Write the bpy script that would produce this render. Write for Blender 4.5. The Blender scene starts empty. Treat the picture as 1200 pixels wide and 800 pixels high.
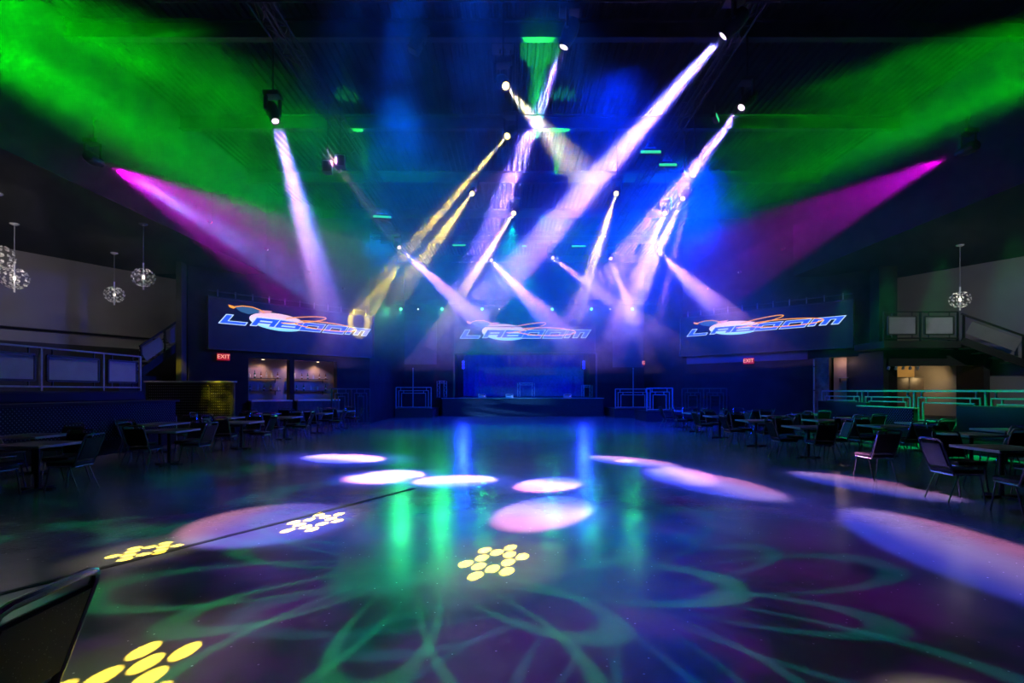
import bpy, bmesh, math, random
from mathutils import Vector, Matrix
random.seed(7)
SC = bpy.context.scene
COL = SC.collection
PI = math.pi
AX = 0.86                       # centre line of the hall (the camera stands a little left of it)

def P(px, py, d):               # a photo pixel and a distance into the hall -> a place in the hall
    return Vector(((px-600)/600*d, d, 1.6+(458-py)/600*d))
def PZ(px, py, z):
    return P(px, py, (z-1.6)*600/(458-py))

# ------------------------------------------------------------------ materials
def mat(name, col, rough=.6, metal=0.0, spec=.5, noise=0.0, nscale=6, bump=0.0, emit=None, estr=0.0, coat=0):
    m = bpy.data.materials.new(name); m.use_nodes = True
    nt = m.node_tree; b = nt.nodes['Principled BSDF']
    b.inputs['Base Color'].default_value = (*col, 1)
    b.inputs['Roughness'].default_value = rough
    b.inputs['Metallic'].default_value = metal
    b.inputs['Specular IOR Level'].default_value = spec
    if coat: b.inputs['Coat Weight'].default_value = coat
    if emit:
        b.inputs['Emission Color'].default_value = (*emit, 1)
        b.inputs['Emission Strength'].default_value = estr
    if noise or bump:
        tc = nt.nodes.new('ShaderNodeTexCoord')
        n = nt.nodes.new('ShaderNodeTexNoise'); n.inputs['Scale'].default_value = nscale; n.inputs['Detail'].default_value = 5
        nt.links.new(tc.outputs['Object'], n.inputs['Vector'])
        if noise:
            r = nt.nodes.new('ShaderNodeMapRange')
            r.inputs[1].default_value = .3; r.inputs[2].default_value = .7
            r.inputs[3].default_value = 1-noise; r.inputs[4].default_value = 1+noise
            nt.links.new(n.outputs[0], r.inputs[0])
            v = nt.nodes.new('ShaderNodeVectorMath'); v.operation = 'SCALE'
            v.inputs[0].default_value = col; nt.links.new(r.outputs[0], v.inputs['Scale'])
            nt.links.new(v.outputs[0], b.inputs['Base Color'])
        if bump:
            bp = nt.nodes.new('ShaderNodeBump'); bp.inputs['Strength'].default_value = bump; bp.inputs['Distance'].default_value = .02
            nt.links.new(n.outputs[0], bp.inputs['Height']); nt.links.new(bp.outputs[0], b.inputs['Normal'])
    return m

M = {}
M['black'] = mat('black_paint', (.012, .012, .014), .7, noise=.25)
M['wall_black'] = mat('black_wall_paint', (.013, .013, .016), .8, spec=.2, noise=.3, nscale=1.5, bump=.1)
M['wall_grey'] = mat('grey_wall_paint', (.20, .185, .18), .85, noise=.1, nscale=.6)
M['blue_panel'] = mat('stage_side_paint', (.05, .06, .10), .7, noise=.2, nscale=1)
M['ceil'] = mat('ceiling_deck_paint', (.006, .0065, .008), .8, spec=.08, noise=.2)
M['steel_black'] = mat('black_steel', (.012, .012, .014), .5, spec=.25, noise=.2)
M['truss'] = mat('truss_dull_aluminium', (.05, .05, .055), .5, metal=.4)
M['rail'] = mat('brushed_rail_metal', (.32, .32, .33), .45, metal=.15, noise=.15)
M['rail_dark'] = mat('dark_rail_metal', (.06, .06, .065), .4, metal=.5, noise=.15)
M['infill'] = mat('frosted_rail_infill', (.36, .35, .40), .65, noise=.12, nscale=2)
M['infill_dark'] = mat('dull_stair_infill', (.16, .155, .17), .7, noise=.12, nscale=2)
M['chrome'] = mat('chair_tube_chrome', (.30, .30, .32), .22, metal=.95)
M['vinyl'] = mat('black_chair_vinyl', (.006, .006, .008), .55, spec=.22)
def flecks(m):      # tiny pale flecks in the upholstery
    nt = m.node_tree; b = nt.nodes['Principled BSDF']; tc = nt.nodes.new('ShaderNodeTexCoord'); v = nt.nodes.new('ShaderNodeTexVoronoi'); v.inputs['Scale'].default_value = 75
    nt.links.new(tc.outputs['Object'], v.inputs['Vector']); l = nt.nodes.new('ShaderNodeMath'); l.operation = 'LESS_THAN'; l.inputs[1].default_value = .10; nt.links.new(v.outputs['Distance'], l.inputs[0])
    x = nt.nodes.new('ShaderNodeMix'); x.data_type = 'RGBA'; nt.links.new(l.outputs[0], x.inputs[0]); x.inputs[6].default_value = (.006, .006, .008, 1); x.inputs[7].default_value = (.30, .30, .32, 1)
    nt.links.new(x.outputs[2], b.inputs['Base Color'])
flecks(M['vinyl'])
M['laminate'] = mat('table_laminate', (.03, .028, .03), .35, noise=.15)
M['edge'] = mat('table_edge_band', (.50, .48, .50), .35)
M['wood_dark'] = mat('dark_bar_wood', (.05, .04, .035), .4, noise=.3)
M['bar_back'] = mat('bar_back_wall', (.40, .30, .25), .8, noise=.1, nscale=2)
M['warm_wall'] = mat('tan_wall_paint', (.50, .36, .17), .85, noise=.06, nscale=1)
M['brick'] = mat('rough_grey_stone', (.13, .12, .13), .9, noise=.4, nscale=5, bump=.8)
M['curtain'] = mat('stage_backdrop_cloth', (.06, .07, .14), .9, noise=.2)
M['white'] = mat('white_plastic', (.6, .6, .6), .4)
M['dark_plastic'] = mat('fixture_plastic', (.03, .03, .033), .4, noise=.15)
M['grey_plastic'] = mat('grey_fixture_casing', (.35, .34, .36), .45, noise=.1)
M['glass_amber'] = mat('amber_bottle_glass', (.25, .10, .03), .12, coat=.5)
M['glass_green'] = mat('green_bottle_glass', (.04, .14, .05), .12, coat=.5)
M['glass_clear'] = mat('pale_bottle_glass', (.55, .52, .46), .1, coat=.5)
M['label_paper'] = mat('bottle_label_paper', (.65, .60, .50), .7)
M['crystal'] = mat('pendant_silver_leaf', (.8, .78, .75), .4)
M['leaf'] = mat('pendant_translucent_leaf', (.8, .78, .74), .4)
nt_ = M['leaf'].node_tree; tr_ = nt_.nodes.new('ShaderNodeBsdfTranslucent'); tr_.inputs[0].default_value = (.85, .82, .78, 1); mx_ = nt_.nodes.new('ShaderNodeMixShader'); mx_.inputs[0].default_value = .6
nt_.links.new(nt_.nodes['Principled BSDF'].outputs[0], mx_.inputs[1]); nt_.links.new(tr_.outputs[0], mx_.inputs[2]); nt_.links.new(mx_.outputs[0], nt_.nodes['Material Output'].inputs[0])
M['joint'] = mat('floor_joint_strip', (.006, .006, .006), .8)
def emis(name, col, s):
    return mat(name, (.01, .01, .01), .5, emit=col, estr=s)
M['e_white'] = emis('lens_white_glow', (1, .75, 1), 3)
M['e_yellow'] = emis('lens_yellow_glow', (1, .75, .25), 5)
M['e_green'] = emis('lens_green_glow', (.10, 1, .30), 9)
M['e_bar'] = emis('bar_green_light_painted', (.05, 1, .35), 1.1)  # emission stands in for green light cast on the hanging bars
M['e_blue'] = emis('lens_blue_glow', (.004, .01, 1), 5)
M['e_mag'] = emis('lens_magenta_glow', (1, .15, 1), 8)
M['e_pin'] = emis('pin_white_glow', (1, .97, .9), 6)
M['e_red'] = emis('pin_red_glow', (1, .05, .02), 3)
M['e_bpin'] = emis('pin_blue_glow', (.15, .12, 1), 2.5)
M['e_warm'] = emis('downlight_warm_glow', (1, .75, .45), 8)
M['e_bulb'] = emis('pendant_bulb_glow', (1, .9, .75), 2)
M['e_exit'] = emis('exit_sign_red', (1, .01, .005), .35)
M['e_exit_l'] = emis('exit_sign_letters', (1, .45, .3), 1.2)
M['led_off'] = mat('led_panel_face', (.016, .016, .022), .45, noise=.1)
M['l_blue'] = emis('logo_blue', (.02, .10, 1), 1.4)
M['l_pale'] = emis('logo_pale_blue', (.50, .68, 1), 1.4)
M['l_shadow'] = emis('logo_deep_blue', (.02, .10, .30), .6)
M['l_orange'] = emis('logo_orange', (1, .36, .02), 1.5)
M['l_pink'] = emis('logo_pink', (1, .40, .55), 1.0)
M['l_rocket'] = emis('logo_rocket_blue', (.05, .18, .42), .8)

def planet_material():
    m = emis('logo_planet', (1, 1, 1), 1.0)
    nt = m.node_tree; b = nt.nodes['Principled BSDF']
    tc = nt.nodes.new('ShaderNodeTexCoord'); s = nt.nodes.new('ShaderNodeSeparateXYZ')
    nt.links.new(tc.outputs['Generated'], s.inputs[0])
    n = nt.nodes.new('ShaderNodeTexNoise'); n.inputs['Scale'].default_value = 2.5
    mp = nt.nodes.new('ShaderNodeMapping'); mp.inputs['Scale'].default_value = (.6, 1, 4)
    nt.links.new(tc.outputs['Generated'], mp.inputs[0]); nt.links.new(mp.outputs[0], n.inputs['Vector'])
    a = nt.nodes.new('ShaderNodeMath'); a.operation = 'MULTIPLY_ADD'; a.inputs[1].default_value = .35
    nt.links.new(n.outputs[0], a.inputs[0]); nt.links.new(s.outputs[2], a.inputs[2])
    r = nt.nodes.new('ShaderNodeValToRGB'); e = r.color_ramp.elements
    e[0].position = .15; e[0].color = (.15, .65, .9, 1); e[1].position = 1.1; e[1].color = (1, .62, .85, 1)
    x = e.new(.45); x.color = (.45, .85, .95, 1); x = e.new(.75); x.color = (.85, .75, 1, 1)
    nt.links.new(a.outputs[0], r.inputs[0]); nt.links.new(r.outputs[0], b.inputs['Emission Color'])
    return m
M['l_planet'] = planet_material()
M['l_planet'].node_tree.nodes['Principled BSDF'].inputs['Emission Strength'].default_value = 1.3

def floor_material():
    m = mat('polished_dark_concrete', (.10, .10, .105), .25)
    nt = m.node_tree; b = nt.nodes['Principled BSDF']; L = nt.links.new
    tc = nt.nodes.new('ShaderNodeTexCoord')
    n = nt.nodes.new('ShaderNodeTexNoise'); n.inputs['Scale'].default_value = .8; n.inputs['Detail'].default_value = 8; n.inputs['Roughness'].default_value = .65
    L(tc.outputs['Object'], n.inputs['Vector'])
    r = nt.nodes.new('ShaderNodeValToRGB'); e = r.color_ramp.elements
    e[0].position = .25; e[0].color = (.115, .115, .12, 1); e[1].position = .8; e[1].color = (.16, .16, .165, 1)
    L(n.outputs[0], r.inputs[0])
    sp = nt.nodes.new('ShaderNodeTexVoronoi'); sp.inputs['Scale'].default_value = 9; L(tc.outputs['Object'], sp.inputs['Vector'])
    lt = nt.nodes.new('ShaderNodeMath'); lt.operation = 'LESS_THAN'; lt.inputs[1].default_value = .06; L(sp.outputs['Distance'], lt.inputs[0])
    mx = nt.nodes.new('ShaderNodeMix'); mx.data_type = 'RGBA'; L(lt.outputs[0], mx.inputs[0]); L(r.outputs[0], mx.inputs[6]); mx.inputs[7].default_value = (.5, .5, .5, 1)
    L(mx.outputs[2], b.inputs['Base Color'])
    n2 = nt.nodes.new('ShaderNodeTexNoise'); n2.inputs['Scale'].default_value = 2.2; n2.inputs['Detail'].default_value = 6
    L(tc.outputs['Object'], n2.inputs['Vector'])
    rr = nt.nodes.new('ShaderNodeMapRange'); rr.inputs[1].default_value = .3; rr.inputs[2].default_value = .7; rr.inputs[3].default_value = .19; rr.inputs[4].default_value = .26
    L(n2.outputs[0], rr.inputs[0]); L(rr.outputs[0], b.inputs['Roughness'])
    n3 = nt.nodes.new('ShaderNodeTexNoise'); n3.inputs['Scale'].default_value = 16; n3.inputs['Detail'].default_value = 4
    L(tc.outputs['Object'], n3.inputs['Vector'])
    bp = nt.nodes.new('ShaderNodeBump'); bp.inputs['Strength'].default_value = .16; bp.inputs['Distance'].default_value = .01
    L(n3.outputs[0], bp.inputs['Height']); L(bp.outputs[0], b.inputs['Normal'])
    return m
M['floor'] = floor_material()

def diamond_plate():
    m = mat('diamond_plate', (.05, .05, .055), .35, metal=.7)
    nt = m.node_tree; b = nt.nodes['Principled BSDF']; L = nt.links.new
    tc = nt.nodes.new('ShaderNodeTexCoord'); mp = nt.nodes.new('ShaderNodeMapping')
    mp.inputs['Rotation'].default_value = (PI/4, 0, 0); L(tc.outputs['Object'], mp.inputs[0])
    v = nt.nodes.new('ShaderNodeTexVoronoi'); v.inputs['Randomness'].default_value = 0; v.inputs['Scale'].default_value = 15
    L(mp.outputs[0], v.inputs['Vector'])
    r = nt.nodes.new('ShaderNodeMapRange'); r.interpolation_type = 'SMOOTHSTEP'; r.inputs[1].default_value = .42; r.inputs[2].default_value = .25
    L(v.outputs['Distance'], r.inputs[0])
    bp = nt.nodes.new('ShaderNodeBump'); bp.inputs['Strength'].default_value = 1; bp.inputs['Distance'].default_value = .03
    L(r.outputs[0], bp.inputs['Height']); L(bp.outputs[0], b.inputs['Normal'])
    mx = nt.nodes.new('ShaderNodeMix'); mx.data_type = 'RGBA'; L(r.outputs[0], mx.inputs[0])
    mx.inputs[6].default_value = (.015, .015, .017, 1); mx.inputs[7].default_value = (.34, .34, .36, 1)
    L(mx.outputs[2], b.inputs['Base Color'])
    return m
M['diamond'] = diamond_plate()

# ------------------------------------------------------------------ mesh building
class MB:
    def __init__(s): s.v = []; s.f = []; s.sm = []
    def add(s, vs, fs, smooth=False):
        b = len(s.v); s.v += [tuple(x) for x in vs]; s.f += [tuple(i+b for i in f) for f in fs]; s.sm += [smooth]*len(fs); return s
    def box(s, lo, hi):
        v = [(x, y, z) for x in (lo[0], hi[0]) for y in (lo[1], hi[1]) for z in (lo[2], hi[2])]
        return s.add(v, [(0,1,3,2),(4,6,7,5),(0,4,5,1),(2,3,7,6),(0,2,6,4),(1,5,7,3)])
    def bbox(s, lo, hi, b=.01):      # box with chamfered vertical and horizontal edges
        bm = bmesh.new(); bmesh.ops.create_cube(bm, size=1)
        for v in bm.verts:
            v.co = Vector([(lo[i]+hi[i])/2 + v.co[i]*(hi[i]-lo[i]) for i in range(3)])
        bmesh.ops.bevel(bm, geom=bm.edges[:], offset=b, segments=2, affect='EDGES', profile=.6)
        bm.verts.index_update()
        s.add([v.co[:] for v in bm.verts], [[v.index for v in f.verts] for f in bm.faces], True); bm.free(); return s
    def bar(s, a, b, w, h, up=(0, 0, 1)):     # rectangular bar between two points
        a = Vector(a); b = Vector(b); d = (b-a).normalized(); up = Vector(up)
        if abs(d.dot(up)) > .99: up = Vector((0, 1, 0))
        x = d.cross(up).normalized()*w/2; y = x.cross(d).normalized()*h/2
        v = [p+q for p in (a, b) for q in (-x-y, x-y, x+y, -x+y)]
        return s.add(v, [(3,2,1,0),(4,5,6,7),(0,1,5,4),(1,2,6,5),(2,3,7,6),(3,0,4,7)])
    def tube(s, pts, r, n=8, cap=True):
        pts = [Vector(p) for p in pts]; rings = []
        up = None
        for i, p in enumerate(pts):
            d = (pts[min(i+1, len(pts)-1)]-pts[max(i-1, 0)]).normalized()
            if up is None:
                up = Vector((0, 0, 1)) if abs(d.z) < .9 else Vector((1, 0, 0))
            x = d.cross(up).normalized(); y = x.cross(d).normalized(); up = y
            rr = r[i] if isinstance(r, (list, tuple)) else r
            rings.append([p+x*rr*math.cos(2*PI*k/n)+y*rr*math.sin(2*PI*k/n) for k in range(n)])
        v = [q for R in rings for q in R]; f = []
        for i in range(len(pts)-1):
            for k in range(n):
                k2 = (k+1) % n; f.append((i*n+k, i*n+k2, (i+1)*n+k2, (i+1)*n+k))
        s.add(v, f, True)
        if cap:
            s.add(rings[0], [tuple(range(n))[::-1]]); s.add(rings[-1], [tuple(range(n))])
        return s
    def lathe(s, prof, n=16, M4=None):        # profile of (radius, height) turned about z
        v = []; f = []
        for (r, z) in prof:
            for k in range(n): v.append(Vector((r*math.cos(2*PI*k/n), r*math.sin(2*PI*k/n), z)))
        for i in range(len(prof)-1):
            for k in range(n):
                k2 = (k+1) % n; f.append((i*n+k, i*n+k2, (i+1)*n+k2, (i+1)*n+k))
        f.append(tuple(range(n))[::-1]); f.append(tuple((len(prof)-1)*n+k for k in range(n)))
        if M4: v = [M4 @ x for x in v]
        return s.add(v, f, True)
    def prism(s, poly, o, ux, uy, depth):     # polygon in the plane (o, ux, uy), thickness along ux x uy
        o = Vector(o); ux = Vector(ux); uy = Vector(uy); nn = ux.cross(uy).normalized()*depth
        n = len(poly); v = [o+ux*a+uy*b for a, b in poly]+[o+ux*a+uy*b+nn for a, b in poly]
        f = [tuple(range(n))[::-1], tuple(range(n, 2*n))]+[(i, (i+1) % n, (i+1) % n+n, i+n) for i in range(n)]
        return s.add(v, f)
    def build(s, name, m, parent=None, loc=None):
        me = bpy.data.meshes.new(name); me.from_pydata(s.v, [], s.f)
        me.polygons.foreach_set('use_smooth', s.sm); me.materials.append(m if not isinstance(m, str) else M[m])
        bm = bmesh.new(); bm.from_mesh(me); bmesh.ops.recalc_face_normals(bm, faces=bm.faces[:]); bm.to_mesh(me); bm.free()
        try: me.set_sharp_from_angle(angle=math.radians(40))
        except Exception: pass
        o = bpy.data.objects.new(name, me); COL.objects.link(o)
        if parent: o.parent = parent
        if loc: o.location = loc
        return o

def tag(o, label, cat, group=None, kind=None):
    o['label'] = label; o['category'] = cat
    if group: o['group'] = group
    if kind: o['kind'] = kind
    return o
def thing(name, label, cat, loc=(0, 0, 0), rz=0, group=None):
    o = bpy.data.objects.new(name, None); COL.objects.link(o); o.location = loc; o.rotation_euler = (0, 0, rz)
    o.empty_display_size = .2
    return tag(o, label, cat, group)
def struct(name, mb, m, label=None, cat=None):
    o = mb.build(name, m); o['kind'] = 'structure'
    if label: o['label'] = label; o['category'] = cat
    return o
def kids(o): return [c for c in COL.objects if c.parent == o]
KID = {}
def dup(root, loc, rz, label=None, group=None):
    if root.name not in KID: KID[root.name] = [(c, kids(c)) for c in kids(root)]
    r = root.copy(); COL.objects.link(r); r.location = loc; r.rotation_euler = (0, 0, rz)
    if label: r['label'] = label
    if group: r['group'] = group
    for c, gs in KID[root.name]:
        k = c.copy(); COL.objects.link(k); k.parent = r
        for g in gs:
            q = g.copy(); COL.objects.link(q); q.parent = k
    return r

# ------------------------------------------------------------------ the hall
struct('floor', MB().box((-26, -4, -.2), (27, 42, 0)), 'floor', 'polished dark concrete dance floor under coloured light patterns', 'floor')
# corrugated metal deck ceiling, ribs running towards the stage
cm = MB(); x = -26.0; prof = []
while x < 27:
    prof += [(x, 10.0), (x+.07, 10.0), (x+.10, 10.06), (x+.17, 10.06)]; x += .2
vs = []; fs = []
for (a, z) in prof: vs += [(a, -4, z), (a, 42, z)]
for i in range(len(prof)-1): fs.append((2*i, 2*i+1, 2*i+3, 2*i+2))
cm.add(vs, fs); cm.box((-26, -4, 10.2), (27, 42, 10.4))
struct('ceiling', cm, 'ceil', 'dark corrugated metal deck ceiling of the hall', 'ceiling')
for i, y in enumerate((7.5, 11.6, 15.6, 19.6, 23.6, 27.6, 31.6)):
    b = MB(); b.box((-15, y-.09, 9.55), (17, y+.09, 9.6)); b.box((-15, y-.09, 9.93), (17, y+.09, 9.98)); b.box((-15, y-.015, 9.6), (17, y+.015, 9.93))
    struct('trim_%d' % (i+1), b, 'steel_black', 'dark steel ceiling beam crossing the hall', 'beam')
W_H = 10.1
# back wall with the stage opening
YB = 33.6; SX0, SX1, SZ0, SZ1 = -3.74, 5.47, 1.16, 4.0
w = MB()
w.box((-16, YB, 0), (SX0, YB+.3, W_H)); w.box((SX1, YB, 0), (18, YB+.3, W_H)); w.box((SX0, YB, SZ1), (SX1, YB+.3, W_H))
struct('wall_back', w, 'wall_black', 'black back wall around the stage opening', 'wall')
w = MB(); w.box((SX0-.6, 39, 0), (SX1+.6, 39.2, 6)); w.box((SX0-.6, YB+.3, 0), (SX0-.4, 39, 6)); w.box((SX1+.4, YB+.3, 0), (SX1+.6, 39, 6)); w.box((SX0-.6, YB+.3, 5.0), (SX1+.6, 39.2, 5.2))
struct('wall_stage', w, 'black', 'dark walls of the stage recess', 'wall')
# wing walls that carry the side screens
LA, LB = Vector((-12.35, 19.5, 0)), Vector((-7.08, 25.45, 0))
RB, RA = Vector((8.67, 26.0, 0)), Vector((14.2, 20.3, 0))
def wallseg(mb, a, b, z0, z1, t=.3, side=1):
    a = Vector(a); b = Vector(b); d = (b-a).normalized(); n = Vector((-d.y, d.x, 0))*t*side
    v = [(p.x, p.y, z) for z in (z0, z1) for p in (a, b, b+n, a+n)]
    return mb.add(v, [(3,2,1,0),(4,5,6,7),(0,1,5,4),(1,2,6,5),(2,3,7,6),(3,0,4,7)])
def s_on(a, b, px):             # where along a -> b a photo column falls
    k = (px-600)/600; d = b-a
    return (k*a.y-a.x)/(d.x-k*d.y)
def at(a, b, t): return a+(b-a)*t
# left wing wall with the two bar hatches
hs = [s_on(LA, LB, p) for p in (291, 339.5, 345, 395)]
w = MB(); ZB0, ZB1 = 1.15, 2.98
wallseg(w, LA, at(LA, LB, hs[0]), 0, W_H); wallseg(w, at(LA, LB, hs[1]), at(LA, LB, hs[2]), 0, W_H); wallseg(w, at(LA, LB, hs[3]), LB, 0, W_H)
for i in (0, 2):
    wallseg(w, at(LA, LB, hs[i]), at(LA, LB, hs[i+1]), 0, ZB0); wallseg(w, at(LA, LB, hs[i]), at(LA, LB, hs[i+1]), ZB1, W_H)
wallseg(w, LB, (LB.x, YB, 0), 0, W_H)
struct('wall_left_wing', w, 'wall_black', 'black angled wall with two bar hatches under the left screen', 'wall')
w = MB(); o0 = Vector((-.75, .664, 0))
wallseg(w, at(LA, LB, hs[0]-.12)+o0*1.0, at(LA, LB, hs[3]+.12)+o0*1.0, 0, 3.4, .1)
wallseg(w, at(LA, LB, hs[0]-.12)+o0*.4, at(LA, LB, hs[0]-.12)+o0*1.0, 0, 3.4, .05); wallseg(w, at(LA, LB, hs[3]+.06)+o0*.42, at(LA, LB, hs[3]+.06)+o0*1.0, 0, 3.4, .05)
struct('wall_bar', w, 'bar_back', 'warm lit wall behind the left bar shelves', 'wall')
w = MB(); a, b = at(LA, LB, hs[0]-.1)+o0*.42, at(LA, LB, hs[3]+.08)+o0*.42; n_ = o0*.6
w.add([(q.x, q.y, z) for z in (3.0, 3.05) for q in (a, b, b+n_, a+n_)], [(0,1,2,3),(4,5,6,7),(0,1,5,4),(2,3,7,6),(1,2,6,5),(3,0,4,7)])
struct('ceiling_bar', w, 'bar_back', 'low ceiling over the left bar shelves', 'ceiling')
# right wing wall, plain, with a lintel band
w = MB(); hr = [s_on(RB, RA, p) for p in (972, 1012)]
wallseg(w, RB, at(RB, RA, hr[0]), 0, W_H); wallseg(w, at(RB, RA, hr[0]), RA, 3.0, W_H); wallseg(w, at(RB, RA, hr[0]), RA, 0, .9)
wallseg(w, (RB.x, YB, 0), RB, 0, W_H)
struct('wall_right_wing', w, 'wall_black', 'black angled wall under the right screen', 'wall')
w = MB(); nR = Vector((-.72, -.70, 0))
wallseg(w, at(RB, RA, .03)+nR*.06, at(RB, RA, .72)+nR*.06, 2.95, 3.35, .05)
struct('trim_8', w, 'blue_panel', 'flat lintel band below the right screen', 'trim')
w = MB(); wallseg(w, at(RB, RA, s_on(RB, RA, 955))+nR*.05, at(RB, RA, hr[0])+nR*.05, 0, 3.0, .04)
struct('trim_9', w, 'brick', 'rough grey stone strip beside the right hatch', 'wall panel')
# side walls behind the raised sides
GL = [Vector((-24.4, 3.2, 0)), Vector((-14.25, 22.5, 0))]
GR = [Vector((15.97, 22.5, 0)), Vector((26, 3.6, 0))]
w = MB(); wallseg(w, GL[0], GL[1], 0, 6.4); wallseg(w, (-24.4, -4, 0), GL[0], 0, W_H); wallseg(w, GL[1], LA+Vector((-.1, .3, 0)), 0, W_H)
struct('wall_left', w, 'wall_grey', 'plain grey wall behind the left raised seating', 'wall')
w = MB(); wallseg(w, GR[0], GR[1], 0, 6.4); wallseg(w, GR[1], (26, -4, 0), 0, W_H); wallseg(w, RA+Vector((.1, .3, 0)), GR[0], 0, 6.4)
# recessed tan wall pane is its own piece below
struct('wall_right', w, 'wall_grey', 'plain grey wall behind the right stairs', 'wall')
struct('wall_front', MB().box((-26, -4.2, 0), (27, -4, W_H)), 'wall_black')
# black soffits over the raised sides
struct('ceiling_left', MB().box((-26, -4, 6.4), (-10.1, 21, 9.98)), 'black', 'black dropped ceiling over the left raised seating', 'ceiling')
struct('ceiling_right', MB().box((11.8, -4, 6.4), (27, 21.5, 9.98)), 'black', 'black dropped ceiling over the right raised seating', 'ceiling')
w = MB(); w.box((-13.05, 20.0, 0), (-12.55, 20.5, 6.4))
struct('wall_column_left', w, 'black', 'square black column at the left end of the left screen', 'column')
w = MB(); w.box((-12.50, 19.05, 0), (-12.30, 19.35, 6.4))
struct('wall_pilaster_left', w, 'rail_dark', 'narrow pilaster catching yellow light beside the left column', 'column')
w = MB(); w.box((14.05, 19.6, 0), (14.75, 20.1, 6.4))
struct('wall_column_right', w, 'wall_black', 'square black column at the right end of the right screen', 'column')
# stage side bays: pale blue upper panels
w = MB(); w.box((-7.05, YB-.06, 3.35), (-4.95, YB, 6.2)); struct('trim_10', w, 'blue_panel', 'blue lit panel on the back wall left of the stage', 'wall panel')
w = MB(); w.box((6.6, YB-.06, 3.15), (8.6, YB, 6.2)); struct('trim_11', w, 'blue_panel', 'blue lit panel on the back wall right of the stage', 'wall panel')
w = MB(); w.box((SX0-.12, YB-.08, 1.16), (SX0, YB-.01, 4.1)); w.box((SX1, YB-.08, 1.16), (SX1+.12, YB-.01, 4.1)); w.box((SX0, YB-.08, 4.0), (SX1, YB-.01, 4.1))
struct('trim_12', w, 'rail_dark', 'slim metal frame around the stage opening', 'trim')

# joint across the dance floor
a, b = Vector((-4.6, 3.0, .002)), Vector((-1.6, 8.4, .002)); d = (b-a).normalized(); q = Vector((d.y, -d.x, 0))*.035
struct('trim_13', MB().add([a-q, a+q, b+q, b-q, a-q+Vector((0,0,.004)), a+q+Vector((0,0,.004)), b+q+Vector((0,0,.004)), b-q+Vector((0,0,.004))], [(0,1,2,3),(4,5,6,7),(0,1,5,4),(2,3,7,6),(1,2,6,5),(3,0,4,7)]), 'joint', 'dark joint strip running diagonally across the dance floor', 'floor joint')

# ------------------------------------------------------------------ stage
st = thing('stage', 'wide black stage platform at the far end of the hall', 'stage', (AX, 32.6, 0))
MB().box((-5.36, 0, 1.10), (5.0, .95, 1.16)).box((-4.55, .95, 1.10), (4.55, 6.3, 1.16)).build('deck', 'laminate', st)
MB().box((-5.30, .03, 0), (4.95, .12, 1.10)).build('front_fascia', 'black', st)
MB().box((-5.36, -.012, 1.12), (5.0, 0, 1.155)).build('edge_strip', 'rail', st)
# backdrop cloth with folds
cv = MB(); n = 90; pts = [(SX0+.1+(SX1-SX0-.2)*i/n, 38.3+.035*math.sin(i*1.3)+.02*math.sin(i*.47)) for i in range(n+1)]
vv = [(x, y, z) for (x, y) in pts for z in (1.2, 4.9)]
cv.add(vv, [(2*i, 2*i+2, 2*i+3, 2*i+1) for i in range(n)], True)
cv.add([(x, y+.03, z) for (x, y) in pts for z in (1.2, 4.9)], [(2*i, 2*i+2, 2*i+3, 2*i+1) for i in range(n)], True)
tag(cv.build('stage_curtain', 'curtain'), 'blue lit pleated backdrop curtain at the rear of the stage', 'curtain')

def truss_frame(name, label, x0, x1, y, z0, z1, cat='truss frame'):
    t = thing(name, label, cat, ((x0+x1)/2, y, z0))
    hw = (x1-x0)/2; h = z1-z0
    for s in (-1, 1):
        m = MB()
        for dx in (-.09, .09):
            m.tube([(s*hw+dx, 0, 0), (s*hw+dx, 0, h)], .022, 6)
        k = 0; zz = 0
        while zz+.16 < h:
            m.tube([(s*hw+(-.09 if k % 2 else .09), 0, zz), (s*hw+(.09 if k % 2 else -.09), 0, zz+.16)], .012, 5); zz += .16; k += 1
        m.build('upright', 'rail', t)
    m = MB(); m.tube([(-hw, 0, h), (hw, 0, h)], .025, 6); m.tube([(-hw, 0, h-.14), (hw, 0, h-.14)], .02, 6)
    for i in range(6):
        xa = -hw+2*hw*i/6; xb = -hw+2*hw*(i+1)/6
        m.tube([(xa, 0, h-.14 if i % 2 else h), (xb, 0, h if i % 2 else h-.14)], .012, 5)
    m.build('top_rail', 'rail', t)
    for s in (-1, 1): MB().box((s*hw-.12, -.15, 0), (s*hw+.12, .15, .02)).build('base_plate', 'rail_dark', t)
    return t
truss_frame('truss_frame', 'metal truss table frame standing at the middle of the stage', P(608, 0, 35)[0], P(625, 0, 35)[0], 35, 1.176, 2.15)
truss_frame('truss_frame', 'metal truss frame on the stage by its right side wall', P(683, 0, 35.6)[0], P(692.5, 0, 35.6)[0], 35.6, 1.176, 2.0)
truss_frame('truss_frame', 'metal frame on the stage lip left of the stage opening', P(513.5, 0, 33)[0], P(521.5, 0, 33)[0], 33.1, 1.176, 2.25)
def wedge(label, px, y):
    x = P(px, 0, y)[0]
    t = thing('floor_monitor', label, 'loudspeaker', (x, y, 1.162), 0, 'small units on the stage floor')
    MB().prism([(-.14, 0), (.18, 0), (.18, .12), (.0, .24), (-.14, .14)], (-.25, 0, 0), (0, 1, 0), (0, 0, 1), .5).build('cabinet', 'grey_plastic', t)
    MB().bar((-.2, -.11, .165), (.2, -.11, .165), .012, .09, (0, -.6, .8)).build('grille', 'rail_dark', t)
    MB().lathe([(.015, 0), (.03, .006), (.012, .012)], 8, Matrix.Translation((.16, -.15, .1)) @ Matrix.Rotation(PI/2, 4, 'X')).build('indicator', 'e_bpin', t)
wedge('small stage unit on the stage lip left of the middle', 565, 33.2)
wedge('small stage unit on the stage lip just left of the truss table frame', 597, 33.2)
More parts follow.
